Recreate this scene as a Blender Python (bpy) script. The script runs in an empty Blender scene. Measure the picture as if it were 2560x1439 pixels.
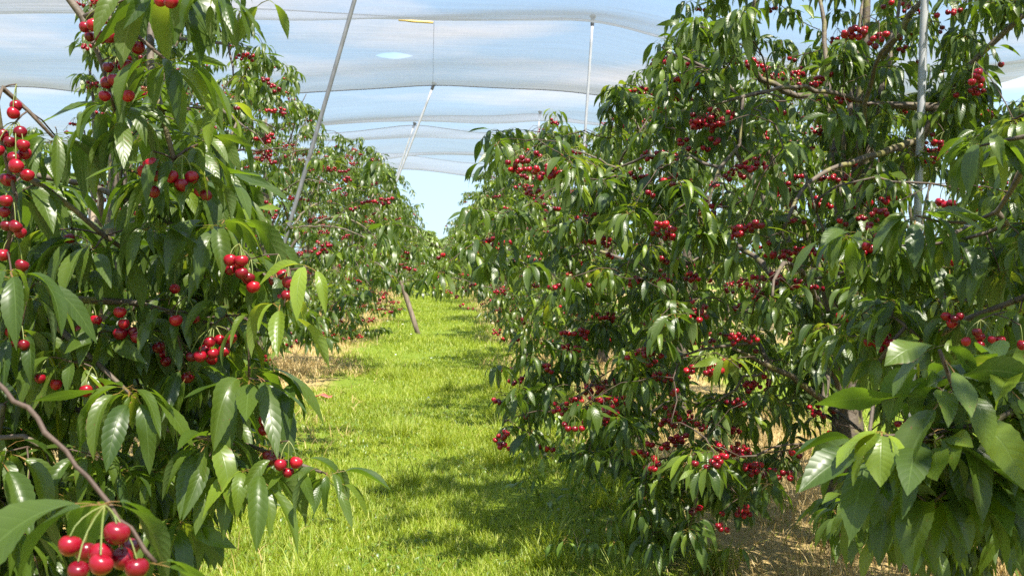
import bpy, math, random
import numpy as np

PI = math.pi
SC = bpy.context.scene
COL = SC.collection
rng = np.random.default_rng(7)
random.seed(7)

# ------------------------------------------------------------------ camera
W0, H0, FPX = 2560.0, 1439.0, 2700.0
CAMZ = 1.35
YAW = math.atan((1280 - 1090) / FPX)        # camera looks a little right of the row direction (+Y)
PITCH = -math.atan((719.5 - 640) / FPX)
FW = np.array([math.sin(YAW) * math.cos(PITCH), math.cos(YAW) * math.cos(PITCH), math.sin(PITCH)])
RT = np.array([math.cos(YAW), -math.sin(YAW), 0.0])
UP = np.cross(RT, FW)
CAM = np.array([0, 0, CAMZ])


def at(px, py, d):
    """world point seen at photo pixel (px, py), d metres along the rows"""
    r = FW + RT * ((px - 1280) / FPX) - UP * ((py - 719.5) / FPX)
    return CAM + r * (d / r[1])


def project(P):
    q = np.asarray(P, float) - CAM
    z = q @ FW
    z = np.where(z < 0.05, 0.05, z)
    return np.stack([1280 + FPX * (q @ RT) / z, 719.5 - FPX * (q @ UP) / z], -1)


cd = bpy.data.cameras.new('camera')
cam = bpy.data.objects.new('camera', cd)
COL.objects.link(cam)
cam.location = (0, 0, CAMZ)
cam.rotation_euler = (PI / 2 + PITCH, 0, -YAW)
cd.sensor_width = 22.3
cd.lens = 22.3 * FPX / W0
cd.clip_end = 3000
cd.clip_start = 0.05
cd.dof.use_dof = True
cd.dof.focus_distance = 2.9
cd.dof.aperture_fstop = 9.0
SC.camera = cam

# ------------------------------------------------------------------ light
SUN_AZ, SUN_EL = math.radians(153), math.radians(60)
wd = bpy.data.worlds.new('World')
SC.world = wd
wd.use_nodes = True
wn = wd.node_tree
wn.nodes.clear()


def node(nt, typ, **kw):
    n = nt.nodes.new(typ)
    for k, v in kw.items():
        if k.startswith('_'):
            setattr(n, k[1:], v)
    return n


def build_world():
    L = wn.links.new
    out = wn.nodes.new('ShaderNodeOutputWorld')
    bg = wn.nodes.new('ShaderNodeBackground')
    bg.inputs[1].default_value = 0.15
    sky = wn.nodes.new('ShaderNodeTexSky')
    sky.sky_type = 'NISHITA'
    sky.sun_disc = False
    sky.sun_elevation = SUN_EL
    sky.sun_rotation = SUN_AZ
    sky.air_density = 1.0
    sky.dust_density = 0.2
    sky.ozone_density = 2.5
    tc = wn.nodes.new('ShaderNodeTexCoord')
    mp = wn.nodes.new('ShaderNodeMapping')
    mp.inputs['Scale'].default_value = (1.6, 1.6, 11.0)
    mp.inputs['Location'].default_value = (0.35, 0.2, 0.15)
    nz = wn.nodes.new('ShaderNodeTexNoise')
    nz.inputs['Scale'].default_value = 2.2
    nz.inputs['Detail'].default_value = 7
    nz.inputs['Roughness'].default_value = 0.55
    rp = wn.nodes.new('ShaderNodeValToRGB')
    rp.color_ramp.elements[0].position = 0.47
    rp.color_ramp.elements[1].position = 0.68
    sx = wn.nodes.new('ShaderNodeSeparateXYZ')
    el = wn.nodes.new('ShaderNodeMapRange')
    el.inputs[1].default_value = 0.075
    el.inputs[2].default_value = 0.15
    mu = wn.nodes.new('ShaderNodeMath')
    mu.operation = 'MULTIPLY'
    mu2 = wn.nodes.new('ShaderNodeMath')
    mu2.operation = 'MULTIPLY'
    mu2.inputs[1].default_value = 0.85
    mx = wn.nodes.new('ShaderNodeMix')
    mx.data_type = 'RGBA'
    mx.inputs[7].default_value = (3.0, 2.85, 2.9, 1)
    L(tc.outputs['Generated'], mp.inputs[0])
    L(sx.outputs[2], el.inputs[0])
    L(mp.outputs[0], nz.inputs['Vector'])
    L(nz.outputs[0], rp.inputs[0])
    L(rp.outputs[0], mu.inputs[0])
    L(el.outputs[0], mu.inputs[1])
    L(mu.outputs[0], mu2.inputs[0])
    L(mu2.outputs[0], mx.inputs[0])
    hz = wn.nodes.new('ShaderNodeMix')
    hz.data_type = 'RGBA'
    fz = wn.nodes.new('ShaderNodeMapRange')          # pale summer haze low in the sky
    for k, v in zip((1, 2, 3, 4), (0.25, 0.6, 1.0, 0.0)):
        fz.inputs[k].default_value = v
    cz = wn.nodes.new('ShaderNodeMapRange')
    for k, v in zip((1, 2), (0.0, 0.25)):
        cz.inputs[k].default_value = v
    cc = wn.nodes.new('ShaderNodeMix')
    cc.data_type = 'RGBA'
    cc.inputs[6].default_value = (1.75, 2.3, 2.65, 1)
    cc.inputs[7].default_value = (1.15, 1.83, 2.75, 1)
    L(tc.outputs['Generated'], sx.inputs[0])
    L(sx.outputs[2], fz.inputs[0])
    L(sx.outputs[2], cz.inputs[0])
    L(cz.outputs[0], cc.inputs[0])
    L(fz.outputs[0], hz.inputs[0])
    L(sky.outputs[0], hz.inputs[6])
    L(cc.outputs[2], hz.inputs[7])
    L(hz.outputs[2], mx.inputs[6])
    L(tc.outputs['Generated'], mp.inputs[0])
    L(sx.outputs[2], el.inputs[0])
    L(mp.outputs[0], nz.inputs['Vector'])
    L(nz.outputs[0], rp.inputs[0])
    L(rp.outputs[0], mu.inputs[0])
    L(el.outputs[0], mu.inputs[1])
    L(mu.outputs[0], mu2.inputs[0])
    L(mu2.outputs[0], mx.inputs[0])
    hz = wn.nodes.new('ShaderNodeMix')
    hz.data_type = 'RGBA'
    hz.inputs[0].default_value = 0.45
    hz.inputs[7].default_value = (2.9, 4.3, 5.9, 1)
    L(mx.outputs[2], bg.inputs[0])
    L(bg.outputs[0], out.inputs[0])


build_world()
sl = bpy.data.lights.new('sun', 'SUN')
sl.energy = 4.8
sl.angle = math.radians(0.5)
sl.color = (1.0, 0.94, 0.82)
so = bpy.data.objects.new('sun', sl)
COL.objects.link(so)
so.rotation_euler = (PI / 2 - SUN_EL, 0, PI - SUN_AZ)
so.location = (7, -12, 14)

SC.view_settings.view_transform = 'Standard'
SC.view_settings.look = 'None'
SC.view_settings.exposure = 1.72
SC.view_settings.gamma = 1
SC.render.engine = 'CYCLES'
SC.cycles.max_bounces = 6
SC.cycles.diffuse_bounces = 3
SC.cycles.glossy_bounces = 2
SC.cycles.transmission_bounces = 3
SC.cycles.transparent_max_bounces = 16
SC.cycles.use_denoising = False


# ------------------------------------------------------------------ materials
class NT:
    def __init__(s, name):
        s.m = bpy.data.materials.new(name)
        s.m.use_nodes = True
        s.t = s.m.node_tree
        s.t.nodes.clear()
        s.out = s.t.nodes.new('ShaderNodeOutputMaterial')

    def n(s, typ, ins=None, **kw):
        nd = s.t.nodes.new(typ)
        for k, v in kw.items():
            setattr(nd, k, v)
        for k, v in (ins or {}).items():
            s.set(nd, k, v)
        return nd

    def set(s, nd, k, v):
        sock = nd.inputs[k]
        if isinstance(v, bpy.types.NodeSocket):
            s.t.links.new(v, sock)
        elif isinstance(v, tuple) and len(v) == 3 and sock.type == 'RGBA':
            sock.default_value = (*v, 1)
        else:
            sock.default_value = v

    def math(s, op, a, b=0.0, c=0.0, clamp=False):
        nd = s.n('ShaderNodeMath', {0: a, 1: b, 2: c}, operation=op, use_clamp=clamp)
        return nd.outputs[0]

    def mix(s, f, a, b):
        nd = s.n('ShaderNodeMix', {0: f, 6: a, 7: b}, data_type='RGBA')
        return nd.outputs[2]

    def mr(s, v, a, b, c=0.0, d=1.0):
        return s.n('ShaderNodeMapRange', {0: v, 1: a, 2: b, 3: c, 4: d}).outputs[0]

    def noise(s, scale, detail=3, vec=None, rough=0.5):
        nd = s.n('ShaderNodeTexNoise', {'Scale': scale, 'Detail': detail, 'Roughness': rough})
        if vec is None:
            vec = s.n('ShaderNodeTexCoord').outputs['Object']
        s.t.links.new(vec, nd.inputs['Vector'])
        return nd.outputs[0]

    def pos(s):
        return s.n('ShaderNodeNewGeometry').outputs['Position']

    def attr(s, name, out='Vector'):
        return s.n('ShaderNodeAttribute', attribute_name=name).outputs[out]

    def finish(s, sh):
        s.t.links.new(sh, s.out.inputs[0])
        return s.m


def leaf_material(name, dark, mid, veins=True):
    b = NT(name)
    sep = b.n('ShaderNodeSeparateXYZ', {0: b.attr('lc')})
    t, v, r = sep.outputs
    yl = b.attr('yl', 'Fac')
    av = b.math('ABSOLUTE', v)
    col = b.mix(r, dark, mid)
    col = b.mix(yl, col, (0.19, 0.27, 0.022))
    back = b.n('ShaderNodeNewGeometry').outputs['Backfacing']
    colb = b.mix(0.5, col, (0.115, 0.17, 0.06))
    if veins:
        ph = b.math('SUBTRACT', b.math('MULTIPLY', t, 10.0), b.math('MULTIPLY', av, 1.6))
        fr = b.math('FRACT', b.math('ADD', ph, 3.0))
        tri = b.math('ABSOLUTE', b.math('SUBTRACT', fr, 0.5))          # 0.5 at the vein
        vm = b.mr(tri, 0.43, 0.5)
        mid_r = b.mr(av, 0.07, 0.02)
        vein = b.math('MAXIMUM', b.math('MULTIPLY', vm, 0.45), b.math('MULTIPLY', mid_r, 0.9))
        col = b.mix(b.math('MULTIPLY', vein, 0.45), col, (0.13, 0.19, 0.05))
        colb = b.mix(b.math('MULTIPLY', vein, 0.7), colb, (0.22, 0.26, 0.12))
        nz = b.noise(55.0, 2)
        col = b.mix(b.math('MULTIPLY', nz, 0.22), col, (0.045, 0.085, 0.012))
        height = b.math('SUBTRACT', b.math('MULTIPLY', b.math('POWER', tri, 2.0), -3.0), b.math('MULTIPLY', mid_r, 0.7))
        spot = b.noise(150.0, 2)
        spt = b.math('MULTIPLY', b.mr(spot, 0.70, 0.74), b.mr(r, 0.55, 0.75))
        edge = b.math('MULTIPLY', b.mr(b.math('ADD', av, b.math('MULTIPLY', nz, 0.5)), 1.18, 1.30), b.mr(r, 0.86, 0.93))
        brown = b.math('MAXIMUM', spt, edge)
        col = b.mix(brown, col, (0.13, 0.065, 0.025))
        colb = b.mix(brown, colb, (0.15, 0.085, 0.04))
        bump = b.n('ShaderNodeBump', {'Strength': 0.20, 'Distance': 0.0016, 'Height': height}).outputs[0]
    pet = b.math('LESS_THAN', t, 0.0)
    allc = b.mix(back, col, colb)
    allc = b.mix(pet, allc, (0.24, 0.13, 0.045))
    pr = b.n('ShaderNodeBsdfPrincipled', {'Base Color': allc, 'Roughness': b.mr(back, 0, 1, 0.37, 0.62),
                                          'Specular IOR Level': 0.5})
    tl_col = b.mix(yl, b.mix(r, (0.11, 0.20, 0.008), (0.20, 0.32, 0.013)), (0.50, 0.56, 0.03))
    tl = b.n('ShaderNodeBsdfTranslucent', {'Color': tl_col})
    if veins:
        b.t.links.new(bump, pr.inputs['Normal'])
    ms = b.n('ShaderNodeMixShader', {0: 0.38, 1: pr.outputs[0], 2: tl.outputs[0]})
    return b.finish(ms.outputs[0])


def bark_material():
    b = NT('bark')
    tc = b.n('ShaderNodeTexCoord').outputs['Object']
    r = b.attr('rad', 'Fac')
    n1 = b.noise(38, 5, tc)
    n2 = b.noise(16, 4, tc)
    twig = b.mix(n1, (0.032, 0.018, 0.012), (0.085, 0.052, 0.033))
    old = b.mix(n1, (0.035, 0.028, 0.021), (0.16, 0.125, 0.09))
    col = b.mix(b.mr(r, 0.002, 0.0065), twig, old)
    lich = b.math('MULTIPLY', b.mr(n2, 0.54, 0.64), b.mr(r, 0.004, 0.008))
    col = b.mix(b.math('MULTIPLY', lich, 0.75), col, (0.19, 0.18, 0.045))
    n3 = b.noise(90, 3, tc)
    bump = b.n('ShaderNodeBump', {'Strength': 0.6, 'Distance': 0.004, 'Height': n3})
    pr = b.n('ShaderNodeBsdfPrincipled', {'Base Color': col, 'Roughness': 0.7, 'Normal': bump.outputs[0]})
    return b.finish(pr.outputs[0])


def cherry_material():
    b = NT('cherry_skin')
    r = b.attr('rnd', 'Fac')
    col = b.n('ShaderNodeValToRGB', {0: r})
    e = col.color_ramp.elements
    e[0].position, e[0].color = 0.0, (0.055, 0.002, 0.006, 1)
    e[1].position, e[1].color = 1.0, (0.42, 0.012, 0.014, 1)
    k = e.new(0.35); k.color = (0.17, 0.003, 0.012, 1)
    k = e.new(0.75); k.color = (0.31, 0.005, 0.017, 1)
    nz = b.noise(45, 2)
    c2 = b.mix(b.math('MULTIPLY', nz, 0.35), col.outputs[0], (0.16, 0.002, 0.006))
    pr = b.n('ShaderNodeBsdfPrincipled', {'Base Color': c2, 'Roughness': 0.26, 'Specular IOR Level': 0.45})
    return b.finish(pr.outputs[0])


def plain(name, c1, c2, scale, rough=0.6, metal=0.0, bump=0.0, stretch=(1, 1, 1)):
    b = NT(name)
    tc = b.n('ShaderNodeTexCoord').outputs['Object']
    mp = b.n('ShaderNodeMapping', {0: tc, 'Scale': stretch}).outputs[0]
    nz = b.noise(scale, 4, mp)
    col = b.mix(b.mr(nz, 0.3, 0.7), c1, c2)
    pr = b.n('ShaderNodeBsdfPrincipled', {'Base Color': col, 'Roughness': rough, 'Metallic': metal})
    if bump:
        bp = b.n('ShaderNodeBump', {'Strength': bump, 'Distance': 0.004, 'Height': nz})
        b.t.links.new(bp.outputs[0], pr.inputs['Normal'])
    return b.finish(pr.outputs[0])


def strip_factor(b, wob=0.55):
    """1 in the dry strips under the tree rows (every 4.1 m), 0 in the mown alleys"""
    p = b.pos()
    sx = b.n('ShaderNodeSeparateXYZ', {0: p})
    n = b.noise(1.3, 4, p)
    n2 = b.noise(6.0, 3, p)
    x = b.math('ADD', sx.outputs[0], b.math('MULTIPLY', b.math('SUBTRACT', n, 0.5), wob * 2))
    x = b.math('ADD', x, b.math('MULTIPLY', b.math('SUBTRACT', n2, 0.5), 0.5))
    x = b.math('ADD', x, 200 * 4.1 + 0.05)
    m = b.math('ABSOLUTE', b.math('SUBTRACT', b.math('MODULO', x, 4.1), 2.05))   # 0 on the row, 2.05 mid alley
    return m, p


def ground_material():
    b = NT('ground_soil_and_turf')
    m, p = strip_factor(b)
    f = b.mr(m, 1.06, 0.76)
    n1 = b.noise(9, 5, p)
    n2 = b.noise(60, 3, p)
    n3 = b.noise(1.1, 3, p)
    g = b.mix(n1, (0.07, 0.12, 0.012), (0.20, 0.26, 0.026))
    g = b.mix(b.math('MULTIPLY', n3, 0.6), g, (0.15, 0.21, 0.02))
    d = b.mix(n1, (0.21, 0.15, 0.06), (0.50, 0.375, 0.17))
    d = b.mix(b.mr(n2, 0.4, 0.7), d, (0.40, 0.295, 0.125))
    col = b.mix(f, g, d)
    bp = b.n('ShaderNodeBump', {'Strength': 0.8, 'Distance': 0.03, 'Height': n2})
    pr = b.n('ShaderNodeBsdfPrincipled', {'Base Color': col, 'Roughness': 0.9, 'Normal': bp.outputs[0],
                                          'Specular IOR Level': 0.15})
    return b.finish(pr.outputs[0])


def blade_material(name, lo, hi, tip, tl):
    b = NT(name)
    sep = b.n('ShaderNodeSeparateXYZ', {0: b.attr('lc')})
    t, v, r = sep.outputs
    n = b.noise(0.9, 3, b.pos())
    f = b.math('ADD', b.math('MULTIPLY', r, 0.65), b.math('MULTIPLY', b.mr(n, 0.35, 0.65), 0.35))
    col = b.mix(f, lo, hi)
    col = b.mix(b.math('MULTIPLY', b.math('POWER', r, 5.0), 0.8), col, tip)
    pr = b.n('ShaderNodeBsdfPrincipled', {'Base Color': col, 'Roughness': 0.5, 'Specular IOR Level': 0.35})
    tr = b.n('ShaderNodeBsdfTranslucent', {'Color': tl})
    ms = b.n('ShaderNodeMixShader', {0: 0.38, 1: pr.outputs[0], 2: tr.outputs[0]})
    return b.finish(ms.outputs[0])


def net_material():
    b = NT('hail_netting')
    p = b.pos()
    lw = b.n('ShaderNodeLayerWeight', {'Blend': 0.5}).outputs['Facing']      # 0 face on, 1 grazing: woven mesh closes up
    cosv = b.math('MAXIMUM', b.math('SUBTRACT', 1.0, lw), 0.03)
    # share of light that slips between the threads along the slanted path
    tr = b.math('POWER', 0.855, b.math('DIVIDE', 1.0, cosv))
    op = b.math('SUBTRACT', 1.0, tr)
    mp = b.n('ShaderNodeMapping', {0: p, 'Scale': (22.0, 1.2, 1.0)}).outputs[0]
    weave = b.noise(3.0, 3, mp)
    mp2 = b.n('ShaderNodeMapping', {0: p, 'Scale': (0.5, 9.0, 1.0)}).outputs[0]
    fold = b.noise(1.6, 3, mp2)
    op = b.math('MULTIPLY', op, b.mr(weave, 0.2, 0.8, 0.92, 1.08))
    op = b.math('MULTIPLY', op, b.mr(fold, 0.3, 0.7, 0.85, 1.15), clamp=True)
    # a torn slit
    sx = b.n('ShaderNodeSeparateXYZ', {0: p})
    hc = HOLE
    n = b.noise(7, 2, p)
    dx = b.math('DIVIDE', b.math('SUBTRACT', sx.outputs[0], float(hc[0])), 0.28)
    dy = b.math('DIVIDE', b.math('SUBTRACT', sx.outputs[1], float(hc[1])), 0.21)
    rr = b.math('ADD', b.math('MULTIPLY', dx, dx), b.math('ABSOLUTE', dy))
    rr = b.math('ADD', rr, b.math('MULTIPLY', b.math('SUBTRACT', n, 0.5), 0.3))
    hole = b.math('LESS_THAN', rr, 1.0)
    rim = b.math('LESS_THAN', b.math('ABSOLUTE', b.math('SUBTRACT', rr, 1.06)), 0.07)
    op = b.math('MAXIMUM', op, b.math('MULTIPLY', rim, 0.5))
    op = b.math('MULTIPLY', op, b.math('SUBTRACT', 1.0, hole))
    df = b.n('ShaderNodeBsdfDiffuse', {'Color': (0.40, 0.45, 0.54)})
    tl = b.n('ShaderNodeBsdfTranslucent', {'Color': (0.115, 0.125, 0.145)})
    th = b.n('ShaderNodeMixShader', {0: 0.5, 1: df.outputs[0], 2: tl.outputs[0]})
    tp = b.n('ShaderNodeBsdfTransparent')
    ms = b.n('ShaderNodeMixShader', {0: op, 1: tp.outputs[0], 2: th.outputs[0]})
    return b.finish(ms.outputs[0])


HOLE = at(985, 124, 16.5)
M_LEAF = leaf_material('cherry_leaf', (0.028, 0.055, 0.008), (0.082, 0.122, 0.015))
M_LEAF_FAR = leaf_material('cherry_leaf_plain', (0.034, 0.062, 0.008), (0.105, 0.142, 0.018), veins=False)
M_WEED = leaf_material('weed_leaf', (0.05, 0.11, 0.015), (0.12, 0.20, 0.025), veins=False)
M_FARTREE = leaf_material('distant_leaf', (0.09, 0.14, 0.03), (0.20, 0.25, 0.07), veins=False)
M_BARK = bark_material()
M_CHERRY = cherry_material()
M_STALK = plain('fruit_stalk', (0.09, 0.14, 0.02), (0.17, 0.17, 0.04), 60, 0.5)
M_GROUND = ground_material()
M_GRASS = blade_material('grass_blade', (0.095, 0.165, 0.010), (0.30, 0.37, 0.022), (0.46, 0.44, 0.14), (0.48, 0.55, 0.022))
M_STRAW = blade_material('straw_blade', (0.36, 0.245, 0.085), (0.60, 0.46, 0.20), (0.68, 0.56, 0.31), (0.46, 0.33, 0.11))
M_GALV = plain('galvanised_steel', (0.33, 0.34, 0.36), (0.46, 0.47, 0.49), 30, 0.45, 0.25, 0.0, (1, 1, 0.3))
M_CAP = plain('black_plastic', (0.03, 0.03, 0.03), (0.06, 0.06, 0.06), 40, 0.5)
M_WOOD = plain('weathered_wood', (0.20, 0.145, 0.10), (0.42, 0.33, 0.24), 25, 0.8, 0, 0.5, (1, 1, 0.08))
M_WOOD2 = plain('brown_timber', (0.10, 0.075, 0.055), (0.24, 0.185, 0.14), 25, 0.8, 0, 0.5, (1, 1, 0.08))
M_NET = net_material()
M_HEM = plain('net_hem_cord', (0.035, 0.036, 0.04), (0.07, 0.07, 0.075), 20, 0.9)
M_YELLOW = plain('yellow_strap', (0.62, 0.42, 0.10), (0.75, 0.55, 0.18), 12, 0.5)
M_RED = plain('red_plastic', (0.55, 0.06, 0.05), (0.65, 0.12, 0.09), 30, 0.5)
M_PETAL = plain('white_petal', (0.75, 0.75, 0.70), (0.8, 0.8, 0.78), 30, 0.6)


# ------------------------------------------------------------------ mesh helpers
class Geo:
    """collects vertices, quads and point attributes"""
    def __init__(s):
        s.V, s.Q, s.T, s.A, s.n, s.MQ, s.MT = [], [], [], {}, 0, [], []

    def add(s, V, Q=None, T=None, mat=0, **attrs):
        V = np.asarray(V, np.float32).reshape(-1, 3)
        s.V.append(V)
        if Q is not None and len(Q):
            Q = np.asarray(Q, np.int64).reshape(-1, 4); s.Q.append(Q + s.n); s.MQ.append(np.full(len(Q), mat))
        if T is not None and len(T):
            T = np.asarray(T, np.int64).reshape(-1, 3); s.T.append(T + s.n); s.MT.append(np.full(len(T), mat))
        for k, a in attrs.items():
            a = np.asarray(a, np.float32)
            if a.ndim == 0:
                a = np.full(len(V), float(a), np.float32)
            s.A.setdefault(k, []).append((s.n, a))
        s.n += len(V)

    def mesh(s, name, mats, smooth=True, origin=(0, 0, 0)):
        me = bpy.data.meshes.new(name)
        if not s.V:
            return me
        V = np.concatenate(s.V) - np.asarray(origin, np.float32)
        nq = sum(len(q) for q in s.Q); ntr = sum(len(t) for t in s.T)
        loops = np.concatenate([q.ravel() for q in s.Q] + [t.ravel() for t in s.T])
        starts = np.concatenate([np.arange(nq) * 4, nq * 4 + np.arange(ntr) * 3]).astype(np.int32)
        totals = np.concatenate([np.full(nq, 4), np.full(ntr, 3)]).astype(np.int32)
        mi = np.concatenate(s.MQ + s.MT).astype(np.int32)
        me.vertices.add(len(V)); me.vertices.foreach_set('co', V.ravel().astype(np.float32))
        me.loops.add(len(loops)); me.loops.foreach_set('vertex_index', loops.astype(np.int32))
        me.polygons.add(nq + ntr)
        me.polygons.foreach_set('loop_start', starts)
        me.polygons.foreach_set('loop_total', totals)
        me.polygons.foreach_set('material_index', mi)
        me.polygons.foreach_set('use_smooth', np.full(nq + ntr, smooth))
        for k, lst in s.A.items():
            vec = lst[0][1].ndim == 2
            buf = np.zeros((len(V), 3) if vec else len(V), np.float32)
            for st, a in lst:
                buf[st:st + len(a)] = a
            at_ = me.attributes.new(k, 'FLOAT_VECTOR' if vec else 'FLOAT', 'POINT')
            at_.data.foreach_set('vector' if vec else 'value', buf.ravel())
        for m in mats:
            me.materials.append(m)
        me.update(calc_edges=True)
        return me


def link(name, me, parent=None, loc=(0, 0, 0)):
    o = bpy.data.objects.new(name, me)
    COL.objects.link(o)
    o.location = [float(c) for c in loc]
    if parent is not None:
        o.parent = parent
    return o


def tag(o, label=None, cat=None, group=None, kind=None):
    if label: o['label'] = label
    if cat: o['category'] = cat
    if group: o['group'] = group
    if kind: o['kind'] = kind
    return o


def tube(P, R, K=6, caps=True):
    P = np.asarray(P, float); R = np.asarray(R, float)
    n = len(P)
    T = np.gradient(P, axis=0)
    T /= np.linalg.norm(T, axis=1, keepdims=True) + 1e-9
    ref = np.array([0.31, 0.17, 0.93]) if abs(T[0][2]) < 0.8 else np.array([0.9, 0.3, 0.1])
    A = np.cross(T, ref); A /= np.linalg.norm(A, axis=1, keepdims=True) + 1e-9
    B = np.cross(T, A)
    th = np.arange(K) * 2 * PI / K
    V = P[:, None] + R[:, None, None] * (np.cos(th)[None, :, None] * A[:, None] + np.sin(th)[None, :, None] * B[:, None])
    i = np.arange(n - 1)[:, None] * K; k = np.arange(K)[None]; k2 = (k + 1) % K
    Q = np.stack([i + k, i + K + k, i + K + k2, i + k2], -1).reshape(-1, 4)[:, ::-1]
    V = V.reshape(-1, 3)
    Tt = None
    if caps:
        V = np.concatenate([V, P[-1:], P[:1]])
        kk = np.arange(K); k2 = (kk + 1) % K
        Tt = np.concatenate([np.stack([(n - 1) * K + kk, (n - 1) * K + k2, np.full(K, n * K)], -1),
                             np.stack([k2, kk, np.full(K, n * K + 1)], -1)])
    return V, Q, Tt


def leaves(geo, base, az, e0, e1, L, pet, wid, roll, fold, rnd, yl, T=7, K=3, serr=0.0, mat=0):
    """many leaf blades with stalks; every argument an array over the leaves"""
    base = np.asarray(base, float); N = len(base)
    if N == 0:
        return
    tb = np.linspace(0, 1, T)
    arc = np.concatenate([np.tile([0.0, 0.55], (N, 1)) * pet[:, None], pet[:, None] + tb[None] * L[:, None]], 1)
    S = arc[:, -1:]
    q = arc / S
    e = e0[:, None] + (e1 - e0)[:, None] * (1 - (1 - q) ** 2.2)
    bend = rng.normal(0, 0.25, N)
    a = az[:, None] + bend[:, None] * q
    D = np.stack([np.cos(a) * np.cos(e), np.sin(a) * np.cos(e), np.sin(e)], -1)
    ds = np.diff(arc, axis=1)
    mid = (D[:, 1:] + D[:, :-1]) / 2
    C = np.concatenate([np.zeros((N, 1, 3)), np.cumsum(mid * ds[..., None], 1)], 1) + base[:, None]
    Sd = np.stack([-np.sin(a), np.cos(a), np.zeros_like(a)], -1)
    Nm = np.cross(D, Sd)
    rl = (roll[:, None] * np.clip(q * 1.6, 0, 1))[..., None]
    S2 = np.cos(rl) * Sd + np.sin(rl) * Nm
    N2 = np.cross(D, S2)
    w = np.sin(PI * np.clip(tb, 0, 1) ** 0.83) ** 0.85 * (1 - 0.25 * tb ** 5)
    w[0] = 0.06; w[-1] = 0.015
    Wd = np.concatenate([np.full((N, 2), 0.0011), wid[:, None] * w[None]], 1)
    R = T + 2
    v = np.linspace(-1, 1, K)
    VV = np.tile(v, (R, 1)).astype(float)
    dT = np.zeros((R, K))
    if serr:
        z = np.where(np.arange(R) % 2 == 0, 1.0, 1.0 - serr)
        z[:3] = 1; z[-1] = 1
        VV[:, 0] *= z; VV[:, -1] *= z
    ph = rng.uniform(0, 6.28, N)
    wave = 0.16 * np.sin(q[:, :, None] * 9 + ph[:, None, None] + 1.3 * np.sign(VV)[None]) * np.abs(VV)[None] ** 2
    off = Wd[:, :, None] * VV[None]
    lift = Wd[:, :, None] * (fold[:, None, None] * np.abs(VV)[None] - 0.25 * fold[:, None, None] * VV[None] ** 2 + wave)
    P = C[:, :, None] + S2[:, :, None] * off[..., None] + N2[:, :, None] * lift[..., None]
    tt = np.concatenate([np.full(2, -0.2), tb]); tt[2] = 0.0
    lc = np.stack([np.broadcast_to(tt[None, :, None], (N, R, K)), np.broadcast_to(VV[None], (N, R, K)),
                   np.broadcast_to(rnd[:, None, None], (N, R, K))], -1)
    j = np.arange(R - 1)[:, None] * K; k = np.arange(K - 1)[None]
    q1 = np.stack([j + k, j + K + k, j + K + k + 1, j + k + 1], -1).reshape(-1, 4)
    Q = (np.arange(N)[:, None, None] * (R * K) + q1[None]).reshape(-1, 4)
    geo.add(P.reshape(-1, 3), Q, mat=mat, lc=lc.reshape(-1, 3), yl=np.repeat(yl, R * K))


def rosettes(geo, pts, n_lo, n_hi, Lm, young=None, T=7, K=3, serr=0.0, spread=1.0, wide=1.0, hang=0.13):
    """umbrella-like tufts of hanging leaves at spur points"""
    pts = np.asarray(pts, float).reshape(-1, 3)
    if not len(pts):
        return
    cnt = rng.integers(n_lo, n_hi + 1, len(pts))
    idx = np.repeat(np.arange(len(pts)), cnt)
    N = len(idx)
    first = np.concatenate([[0], np.cumsum(cnt)[:-1]])
    ordn = np.arange(N) - first[idx]
    az = rng.uniform(0, 2 * PI, len(pts))[idx] + ordn * 2.4 + rng.normal(0, 0.25, N)
    L = Lm * rng.uniform(0.62, 1.18, N) * (rng.normal(1, 0.12, len(pts)).clip(0.7, 1.3))[idx]
    e0 = rng.uniform(-0.35, 0.85, N) * spread
    e1 = rng.uniform(-1.56, -1.05, N)
    out = rng.random(N) < hang
    e1 = np.where(out, rng.uniform(-0.8, -0.15, N), e1)
    yl0 = np.zeros(len(pts)) if young is None else np.asarray(young, float)
    yl = np.clip(yl0[idx] * rng.uniform(0.6, 1.2, N) + (rng.random(N) < 0.06) * rng.uniform(0.2, 0.75, N), 0, 1)
    base = pts[idx] + rng.normal(0, 0.007, (N, 3))
    leaves(geo, base, az, e0, e1, L, L * rng.uniform(0.2, 0.36, N), L * wide * rng.uniform(0.115, 0.168, N),
           rng.normal(0, 0.6, N), rng.uniform(0.05, 1.0, N) ** 1.3, rng.random(N), yl, T, K, serr)


def in_poly(pts, poly):
    x, y = pts[:, 0], pts[:, 1]
    poly = np.asarray(poly, float)
    inside = np.zeros(len(pts), bool)
    j = len(poly) - 1
    for i in range(len(poly)):
        xi, yi = poly[i]; xj, yj = poly[j]
        c = ((yi > y) != (yj > y)) & (x < (xj - xi) * (y - yi) / (yj - yi + 1e-12) + xi)
        inside ^= c
        j = i
    return inside


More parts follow.
